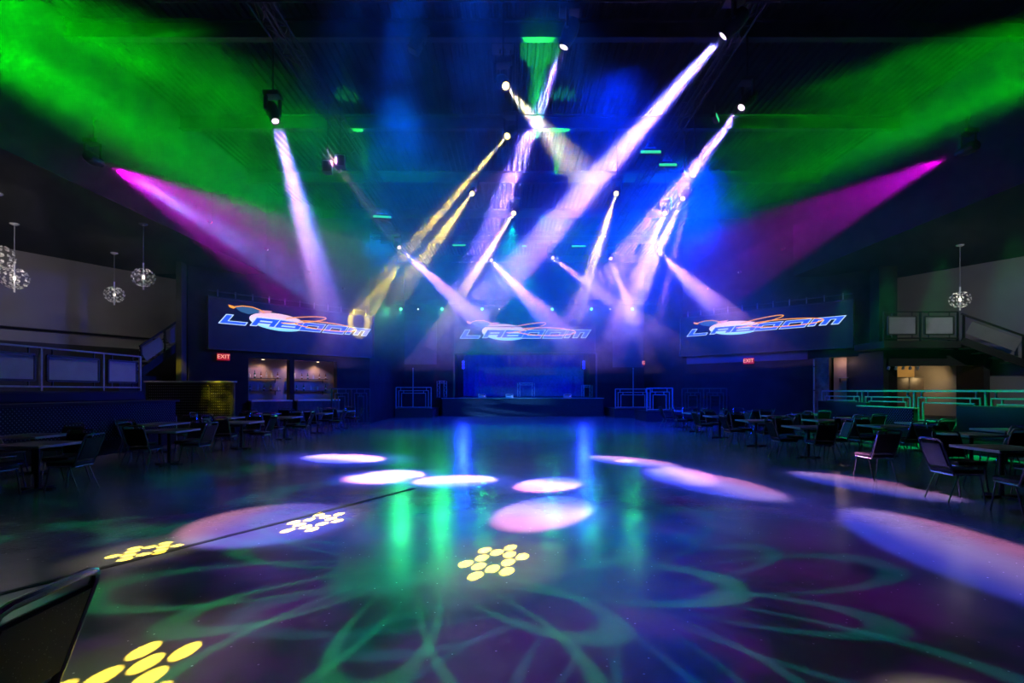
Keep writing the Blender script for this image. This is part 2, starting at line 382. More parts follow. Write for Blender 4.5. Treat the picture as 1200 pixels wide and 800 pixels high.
wedge('small stage unit on the stage lip towards the right stage wall', 665, 33.2)

# side boxes either side of the stage with panelled rails
def deco_panel(mb, a, b, z0, z1, t=.035, nested=2):
    a = Vector(a); b = Vector(b); L = (b-a).length; d = (b-a)/L
    def pt(s, z): return a+d*s+Vector((0, 0, z))
    for k in range(nested):
        i = .16+.17*k; j = .20+.15*k
        s0, s1, zt = i, L-i, z1-j
        mb.bar(pt(s0, z0+.08), pt(s0, zt), t, t, d); mb.bar(pt(s1, z0+.08), pt(s1, zt), t, t, d); mb.bar(pt(s0-t/2, zt), pt(s1+t/2, zt), t, t)
        for s in (s0+.12, s1-.12): mb.bar(pt(s, zt), pt(s, zt+(.20 if k == 0 else .15)), t*.9, t*.9, d)
    i = .16; mb.bar(pt(i, z0+.08), pt(L-i, z0+.08), t, t)
def deco_rail(name, label, pts, z0, z1, m, cat='railing', nested=2, tt=.05):
    o = Vector(pts[0]); t = thing(name, label, cat, (o.x, o.y, z0))
    pts = [Vector(p)-o for p in pts]; h = z1-z0
    for p in pts: MB().bar(p, p+Vector((0, 0, h)), tt, tt).build('post', m, t)
    tr = MB(); br = MB()
    for a, b in zip(pts, pts[1:]):
        tr.bar(a+Vector((0, 0, h)), b+Vector((0, 0, h)), tt*1.3, tt); br.bar(a+Vector((0, 0, .08)), b+Vector((0, 0, .08)), tt, tt*.8)
    tr.build('top_rail', m, t); br.build('bottom_rail', m, t)
    for a, b in zip(pts, pts[1:]):
        pm = MB(); deco_panel(pm, a, b, 0, h, tt*.7, nested); pm.build('infill_panel', m, t)
    return t
def platform(name, x0, x1, y0, y1, z, label):
    b = MB(); b.box((x0, y0, 0), (x1, y1, z-.04)); b.box((x0-.03, y0-.03, z-.04), (x1+.03, y1, z))
    o = struct(name, b, 'black', label, 'platform'); return o
platform('floor_side_left', -7.0, -4.75, 30.6, 33.5, .55, 'low black platform left of the stage')
platform('floor_side_right', 6.1, 8.45, 30.6, 33.5, .55, 'low black platform right of the stage')
platform('floor_side_corner', 7.0, 8.5, 26.7, 29.2, .55, 'low black platform by the right screen wall')
deco_rail('railing', 'dark metal railing on the low platform left of the stage', [(-6.95, 30.7, 0), (-4.85, 30.7, 0)], .552, 1.82, 'rail')
deco_rail('railing', 'dark metal railing on the low platform right of the stage', [(6.2, 30.7, 0), (8.3, 30.7, 0)], .552, 1.72, 'rail')
deco_rail('railing', 'dark metal railing on the low platform in front of the right screen wall', [(7.05, 26.8, 0), (8.4, 26.8, 0)], .552, 1.75, 'rail')
dR = (RA-RB).normalized()
pA = at(RB, RA, s_on(RB, RA, 805))+nR*.5; pB = at(RB, RA, s_on(RB, RA, 857))+nR*.5
deco_rail('railing', 'dark metal railing standing on the floor under the right screen', [pA, (pA+pB)/2, pB], 0, 1.72, 'rail_dark')
pA = at(LA, LB, s_on(LA, LB, 381))+Vector((.45, -.4, 0)); pB = at(LA, LB, s_on(LA, LB, 425))+Vector((.45, -.4, 0))
deco_rail('railing', 'dark metal railing standing on the floor under the right half of the left screen', [pA, (pA+pB)/2, pB], 0, 1.70, 'rail_dark')
for px, lab in ((459, 'slim metal pole on the platform left of the stage, farther from the stage'), (484, 'slim metal pole on the platform left of the stage, nearer the stage'),
                (742, 'slim metal pole on the platform right of the stage, nearer the stage'), (777, 'slim metal pole on the platform right of the stage, farther from the stage')):
    x = P(px, 0, 32.4)[0]
    t = thing('metal_pole', lab, 'pole', (x, 32.4, .552), 0, 'slim poles beside the stage')
    MB().lathe([(.16, 0), (.16, .015), (.05, .03)], 14).build('base_plate', 'rail_dark', t)
    MB().tube([(0, 0, .03), (0, 0, 2.45)], .03, 8).build('shaft', 'rail', t); MB().lathe([(.045, 2.45), (.045, 2.5), (.02, 2.52)], 10).build('cap', 'rail', t)

# ------------------------------------------------------------------ signs and screens
def frame_of(a, b, z):          # a wall-parallel frame: origin, unit right, up
    a = Vector(a); b = Vector(b); r = (b-a).normalized(); return a+Vector((0, 0, z)), r, Vector((0, 0, 1))
def logo(root, o, ux, uy, sx, sy):
    """LABOOM lettering with planet, rings and rocket; o is the lower-left corner of a 1200x360 picture plane."""
    nn = ux.cross(uy).normalized()
    def put(pts): return [(px*sx, (360-py)*sy) for px, py in pts]
    def plate(name, polys, m, lev, parent=root):
        mb = MB()
        for pl in polys: mb.prism(put(pl), o+nn*(.004*lev), ux, uy, .004)
        return mb.build(name, m, parent)
    def ell(cx, cy, rx, ry, rot=0, n=40, a0=0, a1=2*PI):
        out = []
        for i in range(n+(0 if a1-a0 > 6.28 else 1)):
            t = a0+(a1-a0)*i/n; x = rx*math.cos(t); y = ry*math.sin(t)
            out.append((cx+x*math.cos(rot)-y*math.sin(rot), cy+x*math.sin(rot)+y*math.cos(rot)))
        return out
    plate('logo_planet', [ell(438, 146, 196, 72, .06)], 'l_planet', 1)
    SH = .62; BASE = 190
    def stroke(x0, y0, x1, y1, wd):      # strokes in letter space, slanted afterwards
        if abs(x0-x1) < 1: q = [(x0-wd/2, y0), (x0+wd/2, y0), (x1+wd/2, y1), (x1-wd/2, y1)]
        else: q = [(x0, y0-wd/3.2), (x1, y1-wd/3.2), (x1, y1+wd/3.2), (x0, y0+wd/3.2)]
        return [(x+SH*(BASE-y), y) for x, y in q]
    G = {'L': [('v', 0), ('b', 0, 1)], 'A': [('v', 0), ('v', 1), ('t', 0, 1), ('m', 0, 1)], 'B': [('v', 0), ('v', 1), ('t', 0, 1), ('m', 0, 1), ('b', 0, 1)],
         'O': [('v', 0), ('v', 1), ('t', 0, 1), ('b', 0, 1)], 'M': [('v', 0), ('v', .5), ('v', 1), ('t', 0, 1)]}
    boxes = [('L', 82, 200), ('A', 270, 385), ('B', 428, 560), ('O', 600, 722), ('O', 782, 905), ('M', 962, 1105)]
    fills, rims = [], []
    for ch, x0, x1 in boxes:
        T = 136; B = 190
        for q in G[ch]:
            for dst, gr in ((fills, 0), (rims, 13)):
                if q[0] == 'v':
                    x = x0+(x1-x0)*q[1]; dst.append(stroke(x, B+gr/2, x, T-8-gr/2, 34+gr))
                else:
                    y = {'t': T, 'm': 163, 'b': 186}[q[0]]
                    dst.append(stroke(x0-17-gr/2, y, x1+17+gr/2, y, (18 if ch == 'B' or q[0] == 'm' else 30)+gr*1.2))
    plate('logo_letter_rims', rims, 'l_pale', 2)
    plate('logo_letters', fills, 'l_blue', 3)
    rk = [(150, 62), (185, 50), (240, 45), (300, 56), (335, 76), (290, 92), (235, 104), (190, 92)]
    plate('logo_rocket', [rk], 'l_rocket', 1)
    plate('logo_fin', [[(298, 76), (330, 60), (395, 58), (372, 78), (330, 88)]], 'l_pink', 2)
    plate('logo_flame', [[(112, 46), (140, 52), (158, 62), (145, 74), (120, 66)]], 'l_orange', 2)
    def band(pts, wd):
        out = []
        for (x0, y0), (x1, y1) in zip(pts, pts[1:]):
            d = math.hypot(x1-x0, y1-y0) or 1; nx, ny = -(y1-y0)/d*wd/2, (x1-x0)/d*wd/2
            out.append([(x0+nx, y0+ny), (x1+nx, y1+ny), (x1-nx, y1-ny), (x0-nx, y0-ny)])
        return out
    r1 = band(ell(600, 105, 190, 24, -.20, 30, -2.2, 2.5), 8); r2 = band(ell(790, 140, 246, 34, .02, 40, -2.6, 2.9), 8)
    arc = band([(150, 58), (200, 44), (260, 44), (310, 60), (340, 78)], 7)
    plate('logo_orbit_ring', r1, 'l_orange', 4); plate('logo_orbit_ring', r2, 'l_orange', 5); plate('logo_rocket_trail', arc, 'l_orange', 4)
def screen(name, label, a, b, z0, z1, logo_box, pegs=True):
    o = Vector(a); t = thing(name, label, 'screen', (o.x, o.y, z0))
    d = Vector(b)-o; L = d.length; ux = d/L; uy = Vector((0, 0, 1)); nn = ux.cross(uy).normalized(); h = z1-z0
    def bx(s0, s1, q0, q1, n0, n1):
        m = MB(); v = [ux*s+uy*q+nn*n for s in (s0, s1) for q in (q0, q1) for n in (n0, n1)]
        m.add(v, [(0,1,3,2),(4,6,7,5),(0,4,5,1),(2,3,7,6),(0,2,6,4),(1,5,7,3)]); return m
    bx(0, L, 0, h, -.18, 0).build('panel', 'led_off', t)
    f = MB()
    for q in (bx(-.05, L+.05, h, h+.05, -.2, .05), bx(-.05, L+.05, -.05, 0, -.2, .05), bx(-.05, 0, 0, h, -.2, .05), bx(L, L+.05, 0, h, -.2, .05)): f.add(q.v, q.f)
    f.build('frame', 'rail_dark', t)
    if pegs:
        k = MB(); g = int(L/.62)
        k.bar(ux*0+uy*(h+.28)-nn*.1, ux*L+uy*(h+.28)-nn*.1, .04, .04)
        k.build('hanging_rail', 'rail_dark', t)
        for i in range(g):
            s = L*(i+.5)/g
            MB().tube([ux*s+uy*(h+.05)-nn*.1, ux*s+uy*(h+.34)-nn*.1], .025, 6).build('bracket', 'rail', t)
    x0, x1, q0, q1 = logo_box
    logo(t, ux*x0+uy*q0+nn*.001, ux, uy, (x1-x0)/1200, (q1-q0)/360)
    return t
def offset(a, b, z, n): 
    d = (b-a).normalized(); nn = d.cross(Vector((0, 0, 1))); return a+nn*n, b+nn*n
pa, pb = at(LA, LB, s_on(LA, LB, 243)), at(LA, LB, s_on(LA, LB, 434))
qa, qb = offset(pa, pb, 0, .22); Ls = (qb-qa).length
screen('led_screen', 'angled video wall with glowing logo above the left bar hatches', qa, qb, 3.28, 5.25, (-.02, Ls*1.01, .17, 1.99))
pa, pb = at(RB, RA, s_on(RB, RA, 800)), at(RB, RA, s_on(RB, RA, 1000))
qa, qb = offset(pa, pb, 0, .22); Ls = (qb-qa).length
screen('led_screen', 'angled video wall with glowing logo above the right tables', qa, qb, 3.38, 5.25, (.0, Ls*1.0, .22, 1.82))
screen('led_screen', 'video banner with glowing logo over the stage opening', (P(533, 0, 33.3)[0], 33.3, 0), (P(697, 0, 33.3)[0], 33.3, 0), 4.12, 5.75, (-.1, 9.1, -.30, 2.38), False)

def text_mesh(name, s, size, m, parent, o, ux, uy, ext=.004):
    c = bpy.data.curves.new(name, 'FONT'); c.body = s; c.size = size; c.align_x = 'CENTER'; c.align_y = 'CENTER'; c.extrude = ext
    tmp = bpy.data.objects.new(name+'_t', c); COL.objects.link(tmp)
    dg = bpy.context.evaluated_depsgraph_get(); me = bpy.data.meshes.new_from_object(tmp.evaluated_get(dg))
    bpy.data.objects.remove(tmp); me.materials.clear(); me.materials.append(M[m]); me.name = name
    ob = bpy.data.objects.new(name, me); COL.objects.link(ob); ob.parent = parent
    nn = Vector(ux).cross(Vector(uy)).normalized()
    R = Matrix((Vector(ux), Vector(uy), nn)).transposed().to_4x4(); R.translation = Vector(o); ob.matrix_local = R
    return ob
def exit_sign(label, p, ux, w=.46, h=.27):
    p = Vector(p); ux = Vector(ux).normalized(); uy = Vector((0, 0, 1)); nn = ux.cross(uy)
    t = thing('exit_sign', label, 'exit sign', p)
    m = MB(); m.prism([(-w/2, -h/2), (w/2, -h/2), (w/2, h/2), (-w/2, h/2)], -nn*.03, ux, uy, .05); m.build('housing', 'e_exit', t)
    text_mesh('lettering', 'EXIT', h*.85, 'e_exit_l', t, nn*.026, ux, uy)
    MB().tube([uy*(h/2), uy*(h/2+.12)-nn*.04], .012, 6).build('mounting_stem', 'rail_dark', t)
q = at(LA, LB, s_on(LA, LB, 260)); exit_sign('red lit EXIT sign on the wall under the left screen', (q.x+.12, q.y-.1, 1.56+41/600*q.y), LB-LA)
exit_sign('red lit EXIT sign on the back wall right of the stage', (P(757, 0, 33.4)[0], 33.4, 1.6+33/600*33.4), (1, 0, 0), .42, .30)
q = at(RB, RA, s_on(RB, RA, 880)); exit_sign('red lit EXIT sign under the middle of the right screen', (q.x-.2, q.y-.2, 1.6+35/600*q.y), RA-RB)

# ------------------------------------------------------------------ left bar
dL = (LB-LA).normalized()
def bottle(label, p, h, r, m):
    t = thing('liquor_bottle', label, 'bottle', p, 0, 'bottles on the left bar shelves')
    MB().lathe([(r*.95, 0), (r, h*.05), (r, h*.58), (r*.75, h*.66), (r*.36, h*.74), (r*.33, h*.93)], 12).build('glass_body', m, t)
    MB().lathe([(r*.40, h*.93), (r*.40, h), (r*.3, h*1.01)], 10).build('cap', 'dark_plastic', t)
    MB().lathe([(r*1.02, h*.2), (r*1.02, h*.48)], 12).build('paper_label', 'label_paper', t)
mats = ['glass_amber', 'glass_clear', 'glass_green', 'glass_clear', 'glass_amber']
mn = {'glass_amber': 'amber', 'glass_clear': 'pale', 'glass_green': 'green'}
nm = ['left', 'right']
for wi, (i0, i1) in enumerate(((0, 1), (2, 3))):
    A0 = at(LA, LB, hs[i0]); B0 = at(LA, LB, hs[i1]); Lh = (B0-A0).length
    for si, z in enumerate((1.62, 2.16)):
        t = thing('bar_shelf', '%s shelf of bottles behind the %s bar hatch' % (('lower', 'upper')[si], nm[wi]), 'shelf', A0+o0*.97+Vector((0, 0, z)))
        m = MB(); a = dL*.05-o0*.24; b = dL*(Lh-.05)-o0*.24
        v = [p+Vector((0, 0, k)) for k in (-.03, 0) for p in (a, b, b+o0*.24, a+o0*.24)]
        m.add(v, [(0,1,2,3),(4,5,6,7),(0,1,5,4),(2,3,7,6),(1,2,6,5),(3,0,4,7)]); m.build('board', 'wood_dark', t)
        for s in (.2, Lh-.2): MB().bar(dL*s+Vector((0, 0, -.03)), dL*s+Vector((0, 0, -.2)), .03, .03).build('bracket', 'rail_dark', t)
        nb = 7 if si else 6
        for k in range(nb):
            s = .14+(Lh-.28)*k/(nb-1)+random.uniform(-.03, .03); h = random.uniform(.20, .34); mm = random.choice(mats)
            ords = ('leftmost', 'second from left', 'third from left', 'fourth from left', 'fifth from left', 'sixth from left', 'seventh from left')
            bottle('small %s bottle, %s on the %s shelf of the %s bar hatch' % (mn[mm], ords[k], ('lower', 'upper')[si], nm[wi]), A0+o0*.97-o0*.12+dL*s+Vector((0, 0, z+.001)), h, .038, mm)
    t = thing('bar_counter', 'pale topped bar counter in the %s bar hatch' % nm[wi], 'counter', A0+Vector((0, 0, ZB0)))
    m = MB(); a = dL*.01+o0*.0-o0*.3; b = dL*(Lh-.01)-o0*.3
    v = [p+Vector((0, 0, k)) for k in (.005, .06) for p in (a, b, b+o0*.75, a+o0*.75)]
    m.add(v, [(0,1,2,3),(4,5,6,7),(0,1,5,4),(2,3,7,6),(1,2,6,5),(3,0,4,7)]); m.build('counter_top', 'edge', t)
    m = MB(); a = dL*.01-o0*.27; b = dL*(Lh-.01)-o0*.27
    v = [p+Vector((0, 0, k)) for k in (-ZB0+.005, .005) for p in (a, b, b+o0*.2, a+o0*.2)]
    m.add(v, [(0,1,2,3),(4,5,6,7),(0,1,5,4),(2,3,7,6),(1,2,6,5),(3,0,4,7)]); m.build('counter_front', 'wood_dark', t)

LAMPS = []
def add_light(kind, name, loc, energy, color, target=None, parent=None, **kw):
    l = bpy.data.lights.new(name, kind); l.energy = energy; l.color = color
    for k, v in kw.items(): setattr(l, k, v)
    o = bpy.data.objects.new(name, l); COL.objects.link(o); o.location = loc
    if target is not None: o.rotation_euler = (Vector(target)-Vector(loc)).to_track_quat('-Z', 'Y').to_euler()
    return o
def downlight(label, p, e=14):
    t = thing('downlight', label, 'ceiling light', p, 0, 'downlights over the bar shelves')
    MB().lathe([(.09, 0), (.09, -.02), (.065, -.03)], 16).build('trim_ring', 'white', t)
    MB().lathe([(.06, -.031), (.05, -.036)], 14).build('lens', 'e_warm', t)
    add_light('SPOT', 'downlight_lamp', Vector(p)+Vector((0, 0, -.06)), e, (1, .62, .38), Vector(p)+Vector((0, 0, -2))+o0*.12, spot_size=2.3, spot_blend=.8, shadow_soft_size=.04)
for px, lab in ((316, 'downlight over the left bar hatch'), (350, 'downlight over the left part of the right bar hatch'), (381, 'downlight over the right part of the right bar hatch')):
    q = at(LA, LB, s_on(LA, LB, px))+o0*.68; downlight(lab, (q.x, q.y, 2.995), 26)

# ------------------------------------------------------------------ raised sides
w = MB(); w.box((-20, -3, 0), (-10.85, 15.0, 1.56)); w.box((-20, -3, 1.56), (-10.78, 15.05, 1.60))
struct('floor_raised_left', w, 'black', 'black raised seating platform along the left wall', 'platform')
w = MB(); w.box((-10.80, -3, 1.36), (-10.77, 15.0, 1.55)); struct('trim_14', w, 'diamond', 'upper band of diamond plate on the left raised platform', 'trim')
w = MB(); w.box((-10.76, -3, 0), (-10.25, 15.6, 1.28)); w.box((-10.76, -3, 1.28), (-10.15, 15.65, 1.33)); struct('trim_15', w, 'black', 'black ledge in front of the left raised platform', 'ledge')
w = MB(); w.box((-10.245, -3, .35), (-10.22, 15.55, 1.26)); struct('trim_16', w, 'diamond', 'diamond plate facing below the ledge on the left', 'trim')
def infill_rail(label, pts, z0, z1, m='rail', flat=True):
    o = Vector(pts[0]); t = thing('railing', label, 'railing', (o.x, o.y, z0)); pts = [Vector(p)-o for p in pts]; h = z1-z0
    for p in pts: MB().bar(p, p+Vector((0, 0, h)), .05, .05).build('post', m, t)
    tr = MB(); br = MB()
    for a, b in zip(pts, pts[1:]):
        tr.bar(a+Vector((0, 0, h)), b+Vector((0, 0, h)), .06, .04); br.bar(a+Vector((0, 0, .1)), b+Vector((0, 0, .1)), .04, .04)
    tr.build('top_rail', m, t); br.build('bottom_rail', m, t)
    for a, b in zip(pts, pts[1:]):
        d = (b-a).normalized(); L = (b-a).length; s0, s1, q0, q1 = .16, L-.16, .24, h-.17
        fr = MB()
        def pt(s, z): return a+d*s+Vector((0, 0, z))
        for (p, q) in ((pt(s0, q0), pt(s1, q0)), (pt(s0, q1), pt(s1, q1)), (pt(s0, q0), pt(s0, q1)), (pt(s1, q0), pt(s1, q1))): fr.bar(p, q, .05, .05, d if abs((q-p).z) > .1 else (0, 0, 1))
        for s in (s0+.14, s1-.14):
            fr.bar(pt(s, q1), pt(s, h), .03, .03, d); fr.bar(pt(s, .1), pt(s, q0), .03, .03, d)
        f = fr.build('panel_frame', 'rail_dark', t)
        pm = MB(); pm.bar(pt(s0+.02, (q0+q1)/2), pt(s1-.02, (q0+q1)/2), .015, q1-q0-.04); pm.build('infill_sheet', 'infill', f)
    return t
infill_rail('metal railing with pale infill sheets along the left raised platform', [(-10.86, y, 0) for y in (4.4, 6.25, 8.1, 9.95, 11.8, 13.6, 14.95)], 1.602, 2.60)
w = MB(); dG = (GL[1]-GL[0]).normalized(); nG = Vector((dG.y, -dG.x, 0))*.05; wallseg(w, GL[0]+nG, GL[1]+nG-dG*.3, 0, 3.3, .04)
struct('baseboard_left', w, 'black', 'black dado along the foot of the left grey wall', 'dado')
# handrail fixed along the grey wall
def wall_rail(label, a, b, z, off):
    a = Vector(a); b = Vector(b); d = (b-a).normalized(); n = Vector((d.y, -d.x, 0))*off; t = thing('handrail', label, 'handrail', a+n+Vector((0, 0, z)))
    MB().tube([(0, 0, 0), (b-a)], .035, 8).build('hanging_rail', 'steel_black', t); L = (b-a).length; k = 0
    while k < L:
        MB().bar(d*k-n, d*k, .03, .03).build('bracket', 'steel_black', t); k += 1.8
gl0 = GL[0]+(GL[1]-GL[0])*.45; wall_rail('dark handrail fixed along the left grey wall', gl0, GL[1]-(GL[1]-GL[0])*.06, 3.75, .12)

def stairs(label, p0, p1, z0, z1, depth, n):
    """Flight whose near face runs p0 (low) to p1 (high); steps, sloping strings and an infilled handrail."""
    p0 = Vector(p0); p1 = Vector(p1); d = (p1-p0); L = d.length; d = d/L; nb = Vector((-d.y, d.x, 0))
    if nb.y < 0: nb = -nb
    t = thing('staircase', label, 'stairs', (p0.x, p0.y, z0)); rise = (z1-z0)/n; run = L/n
    for i in range(n):
        m = MB(); a = d*(i*run)+Vector((0, 0, (i+1)*rise-.05)); b = d*((i+1)*run+.03)+Vector((0, 0, (i+1)*rise-.05))
        v = [q+Vector((0, 0, k)) for k in (0, .05) for q in (a, b, b+nb*depth, a+nb*depth)]
        m.add(v, [(0,1,2,3),(4,5,6,7),(0,1,5,4),(2,3,7,6),(1,2,6,5),(3,0,4,7)]); m.build('tread', 'rail', t)
    dz = Vector((0, 0, z1-z0)); sl = d*L+dz
    for s in (-.03, depth+.03):
        m = MB(); m.bar(nb*s+Vector((0, 0, .02)), nb*s+sl+Vector((0, 0, .02)), .05, .26); m.build('string', 'steel_black', t)
    r = MB(); r.bar(nb*-.03+Vector((0, 0, .98)), nb*-.03+sl+Vector((0, 0, .98)), .06, .06); r.build('handrail', 'steel_black', t)
    for k in (0.02, .5, .98):
        MB().bar(nb*-.03+sl*k, nb*-.03+sl*k+Vector((0, 0, .98)), .06, .06).build('post', 'steel_black', t)
    for k0, k1 in ((.06, .46), (.54, .94)):
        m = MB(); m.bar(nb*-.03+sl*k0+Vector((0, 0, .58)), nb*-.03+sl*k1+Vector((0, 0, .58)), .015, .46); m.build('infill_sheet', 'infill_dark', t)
    return t
stairs('dark staircase with infilled handrail rising to the left column', P(163, 0, 18.2).xy.to_3d(), P(219, 0, 20.0).xy.to_3d(), 2.2, 3.6, 1.0, 8)
w = MB(); w.box((-13.6, 17.2, 0), (-13.2, 19.3, 2.15)); struct('wall_stair_left', w, 'black', 'black support under the left staircase', 'wall')
# right landing and stairs
YR = 18.4
w = MB(); w.box((P(1036, 0, YR)[0], YR, 3.15), (P(1126, 0, YR)[0], YR+1.6, 3.40)); struct('floor_landing_right', w, 'black', 'black landing slab above the right bar', 'landing')
xs = [P(p, 0, YR)[0] for p in (1037, 1080, 1124)]
infill_rail('dark railing with grey infill sheets on the right upper landing', [(x, YR+.06, 0) for x in xs], 3.402, 4.45, 'steel_black')
stairs('dark staircase with infilled handrail going down from the right landing', (19.6, YR-1.0, 0), (P(1127, 0, YR)[0]+.02, YR+.06, 0), 1.7, 3.4, 1.0, 9)
w = MB(); w.box((19.6, YR-1.2, 0), (20.0, YR+.2, 1.66)); struct('wall_stair_right', w, 'black', 'black support under the right staircase', 'wall')
# room behind: tan wall, dark cabinet, spot rail
ZT = 19.4
w = MB(); x0, x1 = P(1040, 0, ZT)[0], P(1135, 0, ZT)[0]
w.box((x0, ZT+1.8, 0), (x1+1.0, ZT+1.9, 3.1)); struct('wall_alcove_right', w, 'warm_wall', 'tan lit wall of the alcove under the right landing', 'wall')
w = MB(); w.box((x1+.02, ZT-.6, 0), (x1+.25, ZT+1.9, 3.14)); w.box((x0-.2, ZT-.2, 2.55), (x1+.2, ZT, 3.14)); w.box((x0-.3, ZT-.2, 0), (x0-.1, ZT+1.9, 3.1))
struct('wall_alcove_frame', w, 'black', 'black surround of the alcove under the right landing', 'wall')
t = thing('tall_cabinet', 'tall black cabinet in front of the tan alcove wall', 'cabinet', (P(1059, 0, ZT+1.3)[0], ZT+1.35, 0))
hw = .62
MB().bbox((-hw, -.3, 0), (hw, .3, 2.16), .01).build('body', 'black', t)
for s in (-1, 1):
    d_ = MB().bbox((min(s*.01, s*(hw-.02)), -.325, .1), (max(s*.01, s*(hw-.02)), -.302, 2.12), .006).build('door', 'wood_dark', t)
    MB().bar((s*.06, -.35, 1.0), (s*.06, -.35, 1.25), .02, .02).build('handle', 'rail', d_)
t = thing('track_light', 'short rail of small spotlights above the black alcove cabinet', 'track light', (P(1057, 0, ZT-.25)[0], ZT-.28, 2.50))
MB().bar((-.6, 0, .04), (.65, 0, .04), .03, .03).build('hanging_rail', 'black', t)
for k in range(5):
    MB().lathe([(.02, 0), (.045, -.02), (.05, -.12), (.03, -.13)], 10, Matrix.Translation((-.5+.27*k, 0, .02)) @ Matrix.Rotation(.4, 4, 'X')).build('spot_head', 'grey_plastic', t)
add_light('SPOT', 'alcove_lamp', (P(1112, 0, ZT)[0], ZT+.3, 2.35), 60, (1, .66, .28), (P(1108, 0, ZT)[0], ZT+1.85, 1.7), spot_size=2.6, spot_blend=1, shadow_soft_size=.1)
# pane in the right wing hatch
q0, q1 = at(RB, RA, s_on(RB, RA, 973)), at(RB, RA, s_on(RB, RA, 992))
w = MB(); wallseg(w, q0-nR*.5, q1-nR*.5, 0, 3.0, .05); struct('wall_hatch_right', w, 'bar_back', 'pinkish lit wall inside the right hatch', 'wall')
q0, q1 = at(RB, RA, s_on(RB, RA, 992)), at(RB, RA, s_on(RB, RA, 1014))
w = MB(); wallseg(w, q0-nR*.6, q1-nR*.6, 0, 3.0, .05); struct('wall_hatch_back', w, 'black')
q = at(RB, RA, s_on(RB, RA, 984))-nR*.2; add_light('POINT', 'hatch_lamp', (q.x, q.y, 2.8), 5, (1, .6, .5), shadow_soft_size=.05)
t = thing('wall_bracket', 'small white bracket shelf on the pinkish wall inside the right hatch', 'shelf', at(RB, RA, s_on(RB, RA, 980))-nR*.36+Vector((0, 0, 2.15)))
MB().bar((0, 0, 0), dR*.34, .16, .03).build('board', 'white', t); MB().bar(dR*.05+Vector((0, 0, -.02)), dR*.05+Vector((0, 0, -.18)), .03, .03).build('bracket', 'dark_plastic', t)
# conduit on the right wall
q = at(RB, RA, s_on(RB, RA, 955))+nR*.12
t = thing('wall_pipe', 'thin pale vertical pipe on the wall left of the stone strip', 'pipe', (q.x, q.y, 0)); MB().tube([(0, 0, 0), (0, 0, 2.95)], .035, 8).build('shaft', 'rail', t)
for z in (.6, 1.6, 2.6): MB().lathe([(.05, z), (.05, z+.05)], 8).build('clamp', 'rail_dark', t)
# green-lit decorative railing on the right raised floor
w = MB(); w.box((12.42, 10.0, 0), (20, 20.9, .58)); w.box((12.38, 10.0, .58), (20, 20.9, .62)); struct('floor_raised_right', w, 'black', 'black raised seating platform along the right side', 'platform')
deco_rail('railing', 'green lit metal railing with stepped rectangles along the right platform', [(12.5, y, 0) for y in (20.6, 18.25, 15.9, 13.5, 11.2)], .622, 1.60, 'rail', 'railing', 2, .055)
pA = at(RB, RA, s_on(RB, RA, 963))+nR*.9; pB = Vector((12.4, 20.75, 0))
# booth benches under the green railing
def booth(label, x, y0, y1):
    t = thing('booth_bench', label, 'bench', (x, (y0+y1)/2, 0)); h = (y1-y0)/2
    MB().bbox((-.28, -h, .0), (.30, h, .38), .02).build('plinth', 'black', t)
    MB().bbox((-.32, -h, .385), (.14, h, .50), .04).build('seat', 'vinyl', t); MB().bbox((.15, -h, .39), (.32, h, 1.22), .05).build('backrest', 'vinyl', t)
booth('long black upholstered bench in front of the green lit railing, nearest piece', 11.9, 10.6, 13.9)
booth('black upholstered bench in front of the far end of the green lit railing', 11.9, 17.4, 20.2)
t = thing('low_partition', 'low diamond plate partition lit green between the two black benches', 'partition', (11.6, 15.9, 0))
MB().bbox((-.06, -1.2, 0), (.06, 1.2, 1.08), .01).build('body', 'black', t); MB().box((-.085, -1.18, .55), (-.065, 1.18, 1.06)).build('facing', 'diamond', t)
MB().bbox((-.1, -1.22, 1.085), (.1, 1.22, 1.12), .008).build('cap', 'rail', t)
t = thing('low_partition', 'diamond plate partition lit yellow beside the left bar', 'partition', (-11.55, 18.3, 0), .12)
MB().bbox((-1.4, -.05, 0), (1.55, .05, 1.90), .01).build('body', 'black', t); MB().box((-1.3, -.075, .75), (1.45, -.055, 1.84)).build('facing', 'diamond', t)
MB().bbox((-1.45, -.1, 1.905), (1.6, .1, 1.96), .01).build('cap', 'rail', t)
for s in (-1.35, .72, 1.5): MB().bar((s, -.09, 0), (s, -.09, 1.9), .05, .03).build('post', 'steel_black', t)

